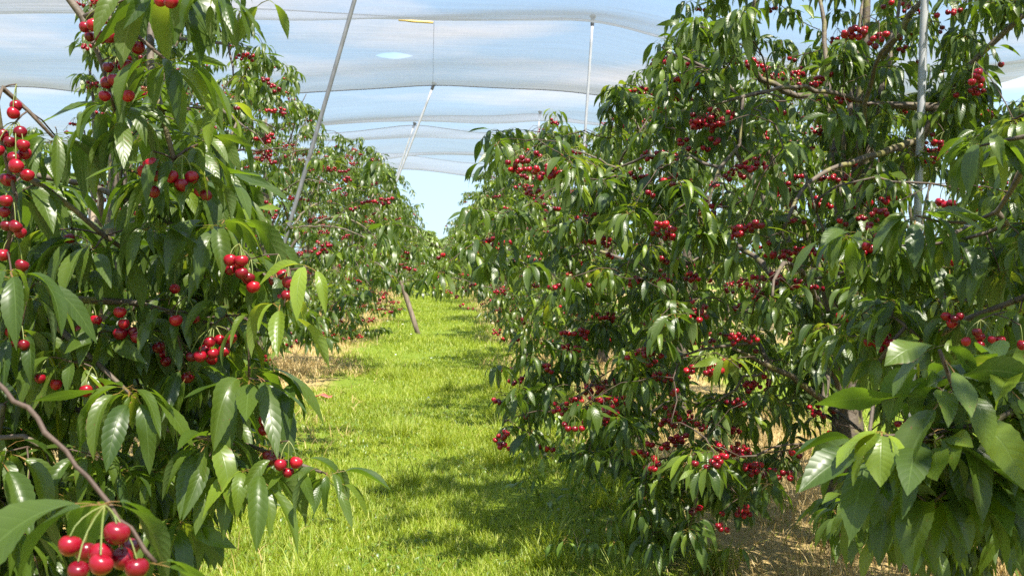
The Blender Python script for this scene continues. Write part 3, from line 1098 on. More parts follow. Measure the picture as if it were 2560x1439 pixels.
# ------------------------------------------------------------------ nearest tree on the left
def near_left():
    base = np.array([-2.0, 2.3, 0.0])
    t = Tree(base[:2], 21)
    A = at
    t.trunk([base + np.array([0, 0, -.05]), (-1.98, 2.31, .6), (-1.95, 2.33, 1.2), (-1.9, 2.35, 1.8), (-1.88, 2.3, 2.5)], 0.075, 0.025)
    tr = lambda z: np.array([-1.95, 2.33, z])
    lm = t.limb
    # limbs traced as they run through the view
    lm([tr(1.15), A(-250, 420, 2.5), A(100, 425, 2.45), A(230, 445, 2.4), A(325, 490, 2.35), A(450, 565, 2.25), A(505, 610, 2.2), A(560, 650, 2.15), A(640, 690, 2.1), A(705, 712, 2.08)], .013, .004)
    lm([tr(1.3), A(-200, 430, 2.1), A(40, 330, 2.0), A(140, 500, 2.05), A(200, 565, 2.1), A(270, 620, 2.2), A(330, 640, 2.2)], .014, .004)
    lm([tr(1.0), A(-220, 800, 2.4), A(92, 756, 2.3), A(231, 731, 2.3), A(334, 708, 2.35), A(430, 770, 2.3), A(500, 800, 2.25), A(600, 830, 2.2)], .017, .004)
    lm([A(92, 762, 2.3), A(175, 823, 2.2), A(231, 880, 2.15), A(282, 951, 2.1), A(329, 985, 2.05)], .009, .004)
    lm([tr(0.8), A(-200, 960, 2.4), A(130, 1030, 2.4), A(200, 1015, 2.35), A(330, 1050, 2.3), A(529, 1105, 2.15), A(640, 1085, 2.1), A(740, 1136, 2.05), A(821, 1188, 2.0)], .02, .003)
    lm([tr(1.9), A(-150, -250, 2.1), A(100, -90, 2.0), A(205, 0, 2.0), A(245, 28, 2.0), A(300, 120, 2.0), A(298, 170, 2.0), A(288, 230, 2.0), A(282, 282, 2.0)], .014, .003)
    lm([A(245, 28, 2.0), A(330, 82, 1.98), A(375, 110, 1.97), A(420, 155, 1.95)], .006, .003)
    lm([A(300, -200, 2.2), A(380, -10, 2.1), A(360, 130, 2.15), A(385, 232, 2.1), A(413, 320, 2.05), A(425, 412, 2.0)], .010, .004, )
    lm([tr(1.7), A(-300, -200, 2.0), A(0, -250, 1.9), A(300, -130, 1.85), A(430, -40, 1.8), A(545, -15, 1.8), A(665, -5, 1.8)], .014, .004)
    lm([tr(1.4), A(-300, 100, 1.8), A(-60, 60, 1.75), A(3, 150, 1.95), A(12, 300, 1.95), A(18, 420, 1.95), A(30, 560, 1.95), A(45, 640, 1.95)], .010, .0035)
    lm([A(6, 220, 1.95), A(35, 245, 1.95), A(80, 285, 1.95), A(130, 335, 1.95)], .005, .003)
    lm([tr(0.7), A(-250, 1150, 2.2), A(20, 1010, 2.1), A(46, 1054, 2.1), A(90, 1090, 2.1), A(128, 1128, 2.1)], .012, .005)
    lm([tr(0.75), A(-200, 1250, 2.2), A(30, 1230, 2.2), A(20, 1020, 2.2)], .013, .007)
    # the twig that swings out close to the lens
    near = lm([tr(1.05), A(-600, 640, 1.3), A(-90, 890, 1.13), A(67, 1008, 1.1), A(139, 1080, 1.07), A(216, 1177, 1.04), A(250, 1244, 1.02), A(285, 1300, 1.01), A(335, 1350, 1.01), A(388, 1404, 1.01)], .0062, .0022, 0.018)
    root = new_root('cherry_tree', base, 'nearest cherry tree, big leaf tufts and large red cherries filling the left edge', 'cherry tree', 'cherry trees of the left row')
    # leaf tufts traced from the view: x, y, distance, leaves, leaf length, yellowness
    R = [(420, 155, 1.95, 10, .135, 0), (282, 285, 2.0, 12, .135, 0), (495, 360, 2.05, 10, .125, .1), (372, 572, 2.1, 11, .14, 0), (30, 695, 1.8, 8, .12, 0),
         (545, -12, 1.8, 11, .135, 0), (380, -12, 2.0, 9, .13, 0), (440, -20, 1.9, 8, .13, 0), (665, -4, 1.8, 2, .10, .35), (140, 342, 2.05, 9, .13, 0), (50, 480, 2.05, 8, .13, 0),
         (555, 278, 2.1, 5, .10, .6), (427, 418, 2.0, 7, .12, 0), (500, 452, 2.05, 5, .11, .1), (548, 565, 2.15, 10, .125, 0), (240, 618, 2.1, 9, .125, 0),
         (668, 690, 2.08, 3, .10, 0), (772, 668, 2.0, 4, .10, .85), (72, 722, 2.1, 8, .12, 0), (51, 840, 2.1, 10, .125, 0), (426, 778, 2.15, 8, .11, 0),
         (566, 788, 2.15, 6, .11, 0), (620, 800, 2.1, 4, .105, 0), (710, 764, 2.0, 5, .10, .9), (330, 985, 2.02, 14, .145, 0), (622, 945, 2.1, 13, .135, 0), (464, 922, 2.15, 8, .115, 0),
         (530, 1105, 2.05, 13, .15, 0), (636, 1180, 2.0, 10, .125, .15), (818, 1186, 1.98, 11, .12, 0), (232, 1136, 2.1, 9, .13, 0), (450, 1316, 2.1, 13, .125, 0),
         (18, 1128, 2.0, 8, .13, 0), (110, 755, 2.2, 6, .12, 0), (180, 905, 2.1, 8, .12, .2), (720, 1150, 2.0, 5, .11, .1), (700, 965, 2.12, 4, .10, 0),
         (392, 470, 2.2, 9, .11, 0), (140, 575, 2.2, 8, .12, 0), (120, 600, 2.2, 9, .135, 0), (300, 1180, 2.15, 10, .13, 0), (140, 1240, 2.1, 10, .13, 0), (40, 1330, 2.0, 10, .13, 0),
         (400, 1180, 2.2, 9, .13, 0), (560, 1190, 2.05, 10, .14, 0), (330, 340, 2.1, 8, .12, 0), (600, 640, 2.15, 7, .115, 0), (250, 830, 2.15, 8, .12, 0), (340, 830, 2.2, 9, .12, 0)]
    for (x, y, d, n, L, yl) in R:
        p = A(x, y, d)
        t.spur(p)
        g = Geo()
        n = n + 4 if n > 6 else n
        rosettes(g, [p], n, n, L * .88, [yl], T=22, K=5, serr=0.075)
        link('leaf_cluster', g.mesh('leaf_cluster', [M_LEAF], True, p), root, p - base)
    # two big soft leaves next to the lens
    g = Geo(); p = A(250, 1262, 1.02)
    leaves(g, np.repeat(p[None], 5, 0), np.array([3.35, 2.95, .75, .45, 2.0]), np.array([.30, .05, .3, .1, .2]), np.array([-.95, -1.15, -1.25, -1.35, -1.2]),
           np.array([.145, .12, .085, .09, .10]), np.array([.022, .02, .02, .02, .02]), np.array([.026, .024, .018, .017, .02]), np.array([-.75, -.5, .3, -.4, 0.]),
           np.array([.3, .4, .3, .3, .3]), np.array([.55, .4, .2, .1, .3]), np.zeros(5), T=24, K=5, serr=.06)
    link('leaf_cluster', g.mesh('leaf_cluster', [M_LEAF], True, p), root, p - base)
    g = Geo(); p = A(392, 1410, 1.0)
    leaves(g, np.repeat(p[None], 3, 0), np.array([.3, .9, 2.4]), np.array([-.2, .2, .1]), np.array([-.9, -1.2, -1.3]), np.array([.06, .07, .08]), np.full(3, .012), np.full(3, .016),
           np.zeros(3), np.full(3, .3), np.array([.2, .5, .4]), np.zeros(3), T=24, K=5, serr=.06)
    link('leaf_cluster', g.mesh('leaf_cluster', [M_LEAF], True, p), root, p - base)
    # everything behind: procedural shoots filling the rest of the crown
    body = [(-600, 430), (0, 420), (130, 340), (290, 270), (430, 200), (520, 300), (600, 480), (700, 640), (740, 760), (610, 860), (690, 960), (690, 1080), (800, 1200), (600, 1300), (500, 1439), (480, 1700), (-600, 1700)]
    tips = []
    while len(tips) < 400:
        p = A(rng.uniform(-500, 800), rng.uniform(180, 1600), rng.uniform(2.25, 3.1))
        q = project(p[None])
        if p[2] > 0.45 and in_poly(q, body)[0] and clear_of_open(p[None])[0]:
            tips.append(p)
    back = []
    for p in sorted(tips, key=lambda p: p[0]):
        S = t.shoot(p, test=lambda S: in_poly(project(S), body) & in_poly(project(S - np.array([0, 0, .07])), body) & ((S - CAM) @ FW > 2.15) & clear_of_open(S))
        back.extend(S[rng.random(len(S)) < 0.9])
    # rest of the crown, out of the frame
    n0 = len(back)
    for k in range(70):
        a = rng.uniform(PI * .5, PI * 1.6); r = 1.5 * math.sqrt(rng.uniform(.2, 1))
        p = base + np.array([r * math.cos(a), r * math.sin(a), rng.uniform(.6, 3.1)])
        q = project(p[None])[0]
        if (p - CAM) @ FW > 0.3 and -150 < q[0] < 2600 and q[1] < 1500:
            continue
        back.extend(t.shoot(p))
    g = Geo()
    b1, b2 = np.array(back[:n0]), np.array(back[n0:])
    rosettes(g, b1, 8, 11, .098, (rng.random(len(b1)) < .05) * .5, T=13, K=5, serr=.06)
    rosettes(g, b2, 5, 8, .12, T=6, K=3)
    link('crown', g.mesh('crown', [M_LEAF], True, base), root)
    # fruit traced from the view
    F = [([(212, 68), (237, 67), (225, 92), (252, 88), (276, 90), (291, 78)], 1.97), ([(401, 3), (428, 5)], 1.8), ([(273, 172), (315, 168), (266, 208), (285, 195), (262, 240), (320, 240)], 1.97),
         ([(345, 120)], 1.98), ([(40, 265), (33, 283)], 1.95), ([(5, 338), (47, 340), (45, 356), (8, 368), (28, 358), (38, 393), (60, 385), (40, 415)], 1.93), ([(68, 437), (20, 448)], 1.95),
         ([(14, 507), (15, 558), (40, 567), (50, 580), (12, 530)], 1.93), ([(8, 637), (55, 663)], 1.95), ([(377, 412), (360, 428), (391, 438), (385, 480)], 1.98), ([(435, 445), (455, 455), (472, 447)], 1.98),
         ([(515, 488), (500, 478)], 2.03), ([(576, 650), (603, 655), (580, 672), (608, 682), (594, 664), (618, 690)], 2.08), ([(724, 710), (718, 738), (728, 724), (708, 742)], 2.03),
         ([(630, 712), (622, 700)], 2.1), ([(690, 698), (700, 690)], 2.1), ([(173, 597)], 2.15), ([(30, 835), (60, 862), (38, 852)], 2.08), ([(300, 780), (310, 812), (345, 842), (328, 828), (306, 830)], 2.12),
         ([(437, 722)], 2.2), ([(486, 796), (440, 800)], 2.15), ([(528, 855), (547, 850), (540, 880), (513, 875), (562, 862), (577, 845), (500, 890), (530, 897), (478, 892), (552, 878)], 2.12),
         ([(405, 887), (398, 870), (412, 898)], 2.2), ([(215, 976), (239, 973), (226, 984)], 2.08), ([(470, 942)], 2.15), ([(680, 1148), (672, 1138)], 2.0), ([(735, 1160), (705, 1163), (722, 1174)], 1.97),
         ([(68, 1230)], 2.0), ([(65, 1310)], 2.0), ([(660, 1075), (664, 1050)], 2.05), ([(240, 800), (205, 825)], 2.15), ([(100, 945), (140, 960)], 2.1),
         ([(190, 1375), (203, 1407), (252, 1410), (287, 1338), (304, 1395), (322, 1368), (342, 1419), (236, 1384), (214, 1378)], 1.0)]
    for pts, d in F:
        c = np.array([A(x, y, d + rng.normal(0, .012 if d > 1.2 else .03)) for x, y in pts])
        for _ in range(8):                                # no two cherries in the same spot
            D = c[:, None] - c[None]; l = np.linalg.norm(D, axis=-1) + np.eye(len(c))
            push = np.clip(.0235 - l, 0, None); np.fill_diagonal(push, 0)
            c += (D / l[..., None] * push[..., None]).sum(1) * .5
        spur = c.mean(0) + np.array([0, 0.01, .045 if d > 1.2 else .06])
        if d > 1.2:
            t.spur(spur)
        else:
            spur = A(262, 1262, 1.02)
        cherry_bunch(root, base, spur, c, d < 1.2)
    t.wood(root, 7)
    print('near left', len(R), n0)


near_left()


# ------------------------------------------------------------------ nearest tree on the right: its bough hangs into the lower right corner
def near_right():
    base = np.array([2.1, 0.9, 0.0])
    t = Tree(base[:2], 35)
    A = at
    t.trunk([base + np.array([0, 0, -.05]), (2.1, .92, .6), (2.08, .95, 1.2), (2.05, 1.0, 1.9), (2.05, 1.05, 2.7)], 0.075, 0.02)
    tr = lambda z: np.array([2.09, .95, z])
    lm = t.limb
    lm([tr(1.1), A(3100, 900, 1.35), A(2700, 960, 1.6), A(2540, 1030, 1.62), A(2450, 1070, 1.6), A(2380, 1085, 1.58), A(2310, 1108, 1.56)], .012, .0035, .06)
    lm([A(2420, 1080, 1.6), A(2385, 1040, 1.58), A(2370, 985, 1.56), A(2368, 910, 1.55), A(2345, 868, 1.55)], .004, .0025, .05)
    lm([A(2330, 1104, 1.56), A(2260, 1086, 1.54), A(2205, 1078, 1.53)], .003, .002, .05)
    lm([A(2520, 1045, 1.62), A(2470, 1180, 1.62), A(2400, 1240, 1.6), A(2330, 1260, 1.58)], .004, .002, .05)
    lm([tr(1.6), A(3000, 300, 1.9), A(2640, 330, 2.3), A(2540, 340, 2.4), A(2455, 362, 2.4)], .013, .003, .06)
    lm([A(2600, 335, 2.35), A(2520, 560, 2.6), A(2400, 600, 2.65), A(2290, 540, 2.6)], .006, .003, .06)
    lm([A(2520, 560, 2.6), A(2380, 640, 2.7), A(2240, 620, 2.75), A(2120, 592, 2.75)], .006, .003, .06)
    lm([tr(1.9), A(2900, 200, 2.2), A(2650, 250, 2.6), A(2530, 300, 2.7)], .01, .003, .06)
    lm([tr(0.9), A(3000, 800, 1.9), A(2650, 720, 2.4), A(2500, 760, 2.6), A(2400, 800, 2.7), A(2300, 850, 2.75)], .012, .003, .06)
    root = new_root('cherry_tree', base, 'cherry tree whose bough of very large dark leaves hangs in the lower right corner', 'cherry tree', 'cherry trees of the right row')
    R = [(2368, 985, 1.55, 9, .135, 0, 1), (2312, 1108, 1.55, 10, .135, 0, 1), (2415, 1085, 1.58, 9, .135, 0, 1), (2480, 1062, 1.6, 8, .13, 0, 1), (2550, 1020, 1.62, 9, .13, 0, 1),
         (2450, 1180, 1.62, 9, .13, 0, 1), (2335, 1258, 1.58, 8, .12, 0, 1), (2540, 1200, 1.66, 8, .13, 0, 1), (2250, 1215, 1.62, 6, .12, .1, 1),
         (2370, 930, 1.56, 5, .12, 0, 1), (2455, 362, 2.4, 12, .135, 0, 1), (2290, 540, 2.6, 12, .13, 0, 1), (2375, 603, 2.65, 10, .125, 0, 1),
         (2120, 592, 2.75, 12, .135, 0, 1), (2535, 302, 2.7, 10, .14, .25, 1), (2220, 612, 2.75, 8, .12, 0, 1), (2300, 850, 2.7, 10, .13, 0, 1), (2400, 800, 2.65, 8, .125, 0, 1), (2500, 680, 2.6, 12, .14, 0, 1), (2560, 600, 2.6, 10, .14, 0, 1), (2230, 790, 2.75, 9, .125, .1, 1), (2470, 900, 2.5, 8, .13, 0, 1),
         (2520, 480, 2.6, 10, .13, 0, 1), (2560, 400, 2.6, 10, .13, 0.1, 1), (2455, 620, 2.65, 10, .13, 0, 1), (2550, 780, 2.5, 10, .13, 0, 1), (2200, 900, 2.75, 9, .12, 0.1, 1), (2120, 840, 2.8, 8, .12, 0.3, 1),
         (2160, 1200, 2.6, 9, .12, 0, 1), (2080, 1290, 2.7, 9, .12, 0, 1), (2200, 1330, 2.6, 9, .12, 0, 1)]
    for (x, y, d, n, L, yl, sp) in R:
        p = A(x, y, d)
        t.spur(p)
        g = Geo()
        m = n - 1 if d < 2 else n + 3
        rosettes(g, [p], m, m, L * (.95 if d < 2 else .9), [yl], T=22, K=5, serr=0.07, spread=1.1 if d < 2 else .9, wide=1.5 if d < 2 else 1.1, hang=.4 if d < 2 else .13)
        link('leaf_cluster', g.mesh('leaf_cluster', [M_LEAF], True, p), root, p - base)
    # single leaves that stand out: the pale one on top, the three yellow-green ones
    g = Geo(); p = A(2345, 866, 1.55)
    leaves(g, np.repeat(p[None], 3, 0), np.array([3.35, 3.5, .4]), np.array([.35, -.1, .3]), np.array([-.55, -.95, -.9]), np.array([.088, .085, .08]), np.array([.012, .03, .03]), np.array([.026, .021, .02]),
           np.array([-.55, .2, .1]), np.array([.15, .3, .3]), np.array([.95, .5, .4]), np.array([.1, .05, 0]), T=24, K=5, serr=.07)
    link('leaf_cluster', g.mesh('leaf_cluster', [M_LEAF], True, p), root, p - base)
    g = Geo(); p = A(2205, 1078, 1.53)
    leaves(g, np.repeat(p[None], 4, 0), np.array([3.4, 4.3, 5.3, 3.8]), np.array([.1, -.3, -.2, 0]), np.array([-.75, -1.2, -1.35, -1.0]), np.array([.09, .08, .075, .10]), np.full(4, .012), np.array([.021, .025, .021, .02]),
           np.array([.3, .1, -.2, .6]), np.full(4, .3), np.array([.6, .7, .8, .3]), np.array([1., .5, 1., .3]), T=24, K=5, serr=.07)
    link('leaf_cluster', g.mesh('leaf_cluster', [M_LEAF], True, p), root, p - base)
    for pts, d in [([(2165, 615), (2195, 590), (2178, 622), (2160, 632)], 2.72), ([(2210, 850), (2190, 858), (2218, 840), (2225, 858), (2200, 870), (2170, 855)], 2.75),
                   ([(2450, 842), (2415, 853), (2442, 830), (2480, 848), (2500, 850), (2450, 862)], 2.45), ([(2385, 796), (2365, 790), (2400, 790), (2380, 808)], 2.6), ([(2440, 190), (2452, 200), (2430, 205), (2446, 180)], 2.9),
                   ([(2365, 512), (2350, 505), (2378, 508)], 2.7), ([(2556, 862)], 2.4), ([(2385, 655)], 2.7), ([(2290, 675)], 2.75)]:
        c = np.array([A(x, y, d + rng.normal(0, .012)) for x, y in pts])
        spur = c.mean(0) + np.array([0, 0.01, .045])
        t.spur(spur)
        cherry_bunch(root, base, spur, c)
    front, close = [], []
    for poly, k, dn in (([(2420, 340), (2560, 250), (2750, 250), (2750, 900), (2170, 900), (2070, 720), (2080, 600), (2210, 570), (2400, 570)], 60, (2.8, 3.5)),
                        ([(2020, 1120), (2130, 1060), (2330, 1150), (2560, 1150), (2560, 1370), (2350, 1400), (2150, 1370), (2040, 1280)], 30, (2.3, 3.0)),
                        ([(2120, 1060), (2200, 960), (2330, 880), (2560, 900), (2700, 1000), (2700, 1300), (2500, 1330), (2250, 1280), (2130, 1200)], 18, (1.5, 1.75))):
        m = 0
        while m < k:
            p = A(rng.uniform(1950, 2760), rng.uniform(240, 1440), rng.uniform(*dn))
            if in_poly(project(p[None]), poly)[0]:
                m += 1
                S = t.shoot(p, test=lambda S: in_poly(project(S), poly) & (np.linalg.norm(S - CAM, axis=1) > 1.45))
                (close if dn[1] < 2 else front).extend(S)
    g = Geo()
    rosettes(g, front, 8, 11, .10, (rng.random(len(front)) < .06) * .5, T=13, K=5, serr=.06)
    rosettes(g, close, 3, 6, .108, (rng.random(len(close)) < .12) * .6, T=20, K=5, serr=.07, wide=1.45, hang=.35)
    # the rest of the crown stands beside and above the camera and shades the bough
    back = []
    for k in range(120):
        a = rng.uniform(0, 2 * PI); r = 1.55 * math.sqrt(rng.uniform(.1, 1))
        p = base + np.array([r * math.cos(a), r * math.sin(a), rng.uniform(.7, 3.2)])
        q = project(p[None])[0]
        if (p - CAM) @ FW > 0.2 and -200 < q[0] < 2620 and -100 < q[1] < 1550:
            continue
        S = t.shoot(p)
        q = project(S)
        vis = ((S - CAM) @ FW > 0.2) & (q[:, 0] > -200) & (q[:, 0] < 2600) & (q[:, 1] > -60) & (q[:, 1] < 1500)
        far = np.linalg.norm(S - CAM, axis=1) > 0.7
        back.extend(S[~vis & far])
    back = np.array(back)
    rosettes(g, back, 6, 9, .12, T=6, K=3)
    link('crown', g.mesh('crown', [M_LEAF], True, base), root)
    t.wood(root, 7)


near_right()

# ------------------------------------------------------------------ the trees of the two rows
LG, RG = 'cherry trees of the left row', 'cherry trees of the right row'
R1C = [(1760, 285, 4.3, 15), (1775, 300, 4.3, 8), (2010, 290, 4.3, 6), (1795, 350, 4.3, 6), (1890, 395, 4.2, 5), (1700, 350, 4.4, 2), (1785, 505, 4.2, 10), (1950, 455, 4.2, 5), (1975, 512, 4.2, 4),
       (1745, 372, 4.4, 3), (1640, 372, 4.5, 2), (1830, 440, 4.3, 2), (1975, 550, 4.2, 4), (1930, 600, 4.2, 5), (1960, 625, 4.2, 3), (1935, 680, 4.2, 7), (1650, 930, 4.6, 4), (1835, 1000, 4.2, 8), (1545, 990, 4.6, 4),
       (1510, 1040, 4.5, 6), (1675, 1040, 4.3, 6), (1670, 1100, 4.2, 12), (1620, 1110, 4.2, 5), (1600, 1130, 4.2, 4), (1375, 1115, 4.7, 6), (1430, 1040, 4.8, 3), (1885, 1162, 4.0, 5), (1910, 1160, 4.0, 4), (1955, 1168, 4.0, 3),
       (1855, 1265, 4.0, 2), (1800, 1310, 4.0, 2), (1745, 1270, 4.1, 5), (1810, 1105, 4.2, 4), (2025, 712, 4.1, 6), (1590, 690, 4.8, 8), (1650, 670, 4.8, 6), (1730, 680, 4.7, 6), (1450, 650, 5.2, 3), (1240, 1000, 5.2, 3), (1280, 920, 5.4, 2),
       (2080, 1085, 3.9, 3), (2110, 555, 4.1, 3), (2380, 30, 4.3, 6), (2220, 10, 4.4, 6), (2490, 160, 4.2, 6), (2440, 210, 4.2, 5), (2330, 330, 4.3, 3), (1655, 140, 4.8, 3), (1720, 160, 4.8, 4), (1880, 150, 4.6, 4), (2360, 355, 4.2, 4), (1870, 560, 4.3, 3), (2060, 190, 4.5, 3), (1700, 590, 4.6, 4), (1840, 760, 4.3, 4), (1745, 760, 4.5, 4), (1890, 870, 4.2, 3), (1455, 820, 4.9, 5), (1420, 860, 5.0, 4), (2160, 460, 4.1, 3)]
standard_tree(1.85, 4.85, 103, 'large cherry tree on the right behind the bright upright pole, loaded with red cherries', H=3.5, R=1.85, n_sh=1100, n_ch=430, parts=100,
              Lm=.10, T=9, mat=M_LEAF, group=RG, zlo=.42, explicit=R1C, limbs=9,
              branches=[([(2290, 352, 4.6), (2140, 405, 4.3), (2010, 440, 4.2), (1985, 500, 4.15), (1962, 570, 4.1)], .017, .006), ([(2170, 260, 4.7), (2060, 222, 4.4), (1940, 212, 4.3), (1870, 238, 4.25), (1790, 262, 4.2)], .014, .004),
                        ([(1990, 240, 5.0), (1850, 180, 4.9), (1858, 90, 4.85), (1895, -20, 4.8)], .016, .008), ([(2200, 150, 4.9), (2270, 45, 4.8), (2330, -40, 4.7)], .020, .012),
                        ([(2060, 1000, 4.4), (1990, 950, 4.25), (1900, 905, 4.15), (1830, 868, 4.1)], .014, .006), ([(1900, 860, 4.3), (1790, 862, 4.2), (1730, 853, 4.15), (1690, 895, 4.1)], .008, .004),
                        ([(2180, 1100, 4.2), (2000, 1108, 3.95), (1850, 1142, 3.9)], .007, .003), ([(2010, 430, 4.2), (2020, 520, 4.1), (2060, 580, 4.05)], .005, .003), ([(1850, 360, 4.3), (1790, 420, 4.2), (1760, 490, 4.15)], .006, .003)],
              extra=[([(1640, 420), (2330, 420), (2330, 900), (2100, 1000), (1700, 900), (1560, 700)], 130, (3.7, 4.6)), ([(1500, 900), (2080, 900), (1950, 1230), (1850, 1400), (1680, 1390), (1540, 1300)], 95, (3.9, 4.9)),
                     ([(1240, 880), (1560, 800), (1560, 1200), (1400, 1150), (1220, 1040)], 40, (4.6, 5.4)), ([(1700, 110), (2030, 130), (2200, 40), (2620, -60), (2620, 430), (1900, 430), (1600, 300)], 260, (4.2, 5.7)), ([(1400, 460), (1700, 460), (1700, 900), (1350, 900)], 50, (4.6, 5.6))], nl=(7, 10), lean=(.12, .12), serr=.05)
R2C = [(1390, 300, 8.0, 4), (1400, 390, 7.9, 6), (1290, 428, 8.2, 4), (1402, 442, 7.9, 5), (1450, 525, 7.8, 3), (1310, 460, 8.1, 3), (1440, 380, 7.9, 4), (1265, 520, 8.2, 3), (1380, 770, 7.6, 10), (1340, 640, 8, 4), (1500, 480, 7.8, 4), (1440, 640, 7.7, 4), (1550, 500, 7.6, 4)]
standard_tree(2.05, 9.0, 104, 'second large cherry tree on the right, red fruit along its arching top branch', H=3.0, R=1.85, n_sh=640, n_ch=330, parts=100,
              Lm=.102, T=7, group=RG, explicit=R2C, nl=(6, 9), branches=[([(1720, 560, 8.2), (1600, 455, 7.9), (1500, 400, 7.8), (1400, 358, 7.8), (1360, 375, 7.8)], .016, .004)])
standard_tree(2.05, 13.2, 105, 'third cherry tree of the right row, low fruiting branch reaching over the grass', H=3.35, R=1.85, n_sh=420, n_ch=150, parts=80,
              group=RG, explicit=[(1098, 690, 12.5, 5), (1085, 712, 12.5, 5), (1112, 706, 12.6, 4), (1180, 770, 12.4, 3)],
              branches=[([(1280, 735, 12.8), (1200, 712, 12.6), (1130, 690, 12.5), (1055, 700, 12.5)], .008, .003)], extra=[([(1030, 675), (1175, 680), (1170, 730), (1040, 735)], 16, (12.3, 12.8))])
standard_tree(-2.05, 6.8, 106, 'second cherry tree on the left, tall sunlit crown behind the wooden stake', H=3.5, R=1.8, n_sh=820, n_ch=330, parts=100,
              Lm=.102, T=7, group=LG, mat=M_LEAF, nl=(7, 10), Rx=1.1,
              branches=[([(540, 260, 6.2), (620, 322, 5.9), (670, 360, 5.8), (705, 400, 5.8)], .007, .003), ([(560, 380, 6.0), (690, 372, 5.8), (770, 372, 5.8)], .006, .003), ([(570, 110, 6.6), (580, 160, 6.5), (585, 200, 6.5)], .009, .004)], extra=[([(195, -60), (430, -60), (430, 285), (205, 285)], 60, (5.7, 7.2))])
standard_tree(-2.0, 12.3, 107, 'third cherry tree on the left with its bare trunk standing in straw', H=3.4, R=1.85, n_sh=720, n_ch=380, parts=100,
              Lm=.102, group=LG, nl=(7, 10), trunk_r=.085,
              branches=[([(640, 600, 10.9), (720, 570, 10.6), (800, 562, 10.5), (870, 570, 10.4), (925, 598, 10.4), (958, 640, 10.4)], .011, .004), ([(880, 620, 10.6), (900, 690, 10.4), (930, 720, 10.4)], .006, .003),
                        ([(700, 480, 10.8), (760, 440, 10.6), (850, 470, 10.5)], .008, .004)])
pA = standard_tree(-2.05, 17.2, 108, 'fourth cherry tree on the left beside the brown timber prop', H=3.45, R=1.85, n_sh=400, n_ch=130, parts=60, group=LG)
pB = standard_tree(2.05, 17.4, 109, 'fourth cherry tree of the right row, rounded crown against the sky', H=3.4, R=1.85, n_sh=400, n_ch=130, parts=60, group=RG)


def low_tree(x, y, seed, label, group):
    return standard_tree(x, y, seed, label, H=3.35, R=1.78, n_sh=260, n_ch=80, parts=0, Lm=.13, T=5, nl=(5, 7), masked=False, group=group)


qA = low_tree(-2.05, 21.8, 201, 'fifth cherry tree on the left, half hidden behind the timber prop', LG)
qB = low_tree(2.05, 21.8, 202, 'fifth cherry tree of the right row with a thin shoot on top', RG)
random.seed(5)
ORD = ['sixth', 'seventh', 'eighth']
for side, src, nm in ((-1, qA, 'left'), (1, qB, 'right')):
    for k in range(11):
        y = 26.3 + 4.6 * k
        lab = (f'{ORD[k]} cherry tree counting along the {nm} row from the camera' if k < 3 else f'small far cherry tree towards the end of the {nm} row')
        copy_tree(random.choice([qA, qB]), (side * 2.05 + random.uniform(-.1, .1), y + random.uniform(-.3, .3), 0), random.uniform(0, 6.28), lab,
                  LG if (side < 0 and k < 3) else RG if k < 3 else f'far trees at the end of the {nm} row', random.uniform(.92, 1.06))
for side, nm in ((-1, 'left'), (1, 'right')):
    ys = (9.5, 14.2, 18.8, 23.5, 28, 33) if side < 0 else (4.5, 9.0, 13.5, 18, 22.5)
    for k, y in enumerate(ys):
        copy_tree(random.choice([qA, qB]), (side * 6.15, y, 0), random.uniform(0, 6.28), f'cherry tree of the next row glimpsed through the {nm} hand trees',
                  f'cherry trees of the next row on the {nm}', random.uniform(.9, 1.05))


# ------------------------------------------------------------------ far greenery past the orchard
def far_tree(x, y, H, R, seed, label, mat, young=0.0):
    t = Tree((x, y), seed)
    b = t.base
    t.trunk([b, b + np.array([0, 0, H * .3]), b + np.array([.1, 0, H * .9])], .18, .04)
    for k in range(6):
        a = k * 1.05; S = b + np.array([0, 0, H * (.25 + .08 * k)])
        t.limb([S, S + np.array([math.cos(a) * R * .4, math.sin(a) * R * .4, H * .12]), S + np.array([math.cos(a) * R * .7, math.sin(a) * R * .7, H * .2])], .07, .02, .5)
    root = new_root('broadleaf_tree', b, label, 'tree', 'trees beyond the orchard')
    n = 900
    u = rng.random(n); a = rng.uniform(0, 6.28, n)
    pr = np.sin(PI * np.clip(u * .9 + .08, 0, 1)) ** .6
    lump = 1 + .2 * np.sin(3 * a + 6 * u) + .15 * np.sin(7 * a - 4 * u)
    r = R * pr * lump * np.sqrt(rng.uniform(.3, 1, n))
    P = b + np.stack([r * np.cos(a), r * np.sin(a), H * (.08 + .92 * u)], -1)
    g = Geo()
    rosettes(g, P, 6, 8, .34, np.full(n, young), T=4, K=3)
    link('crown', g.mesh('crown', [mat], True, b), root)
    t.wood(root, 5)


far_tree(-.55, 66, 2.9, .8, 301, 'pale slender bush standing in the gap at the end of the alley', M_FARTREE, .3)
far_tree(.75, 70, 2.5, 1.3, 302, 'rounded green bush low on the horizon in the gap', M_FARTREE, 0)
far_tree(2.2, 84, 3.3, 1.6, 303, 'darker bush beside the right row at the end of the alley', M_LEAF_FAR, 0)
far_tree(-2.2, 80, 3.3, 1.5, 304, 'mid green bush beside the left row at the end of the alley', M_LEAF_FAR, .2)


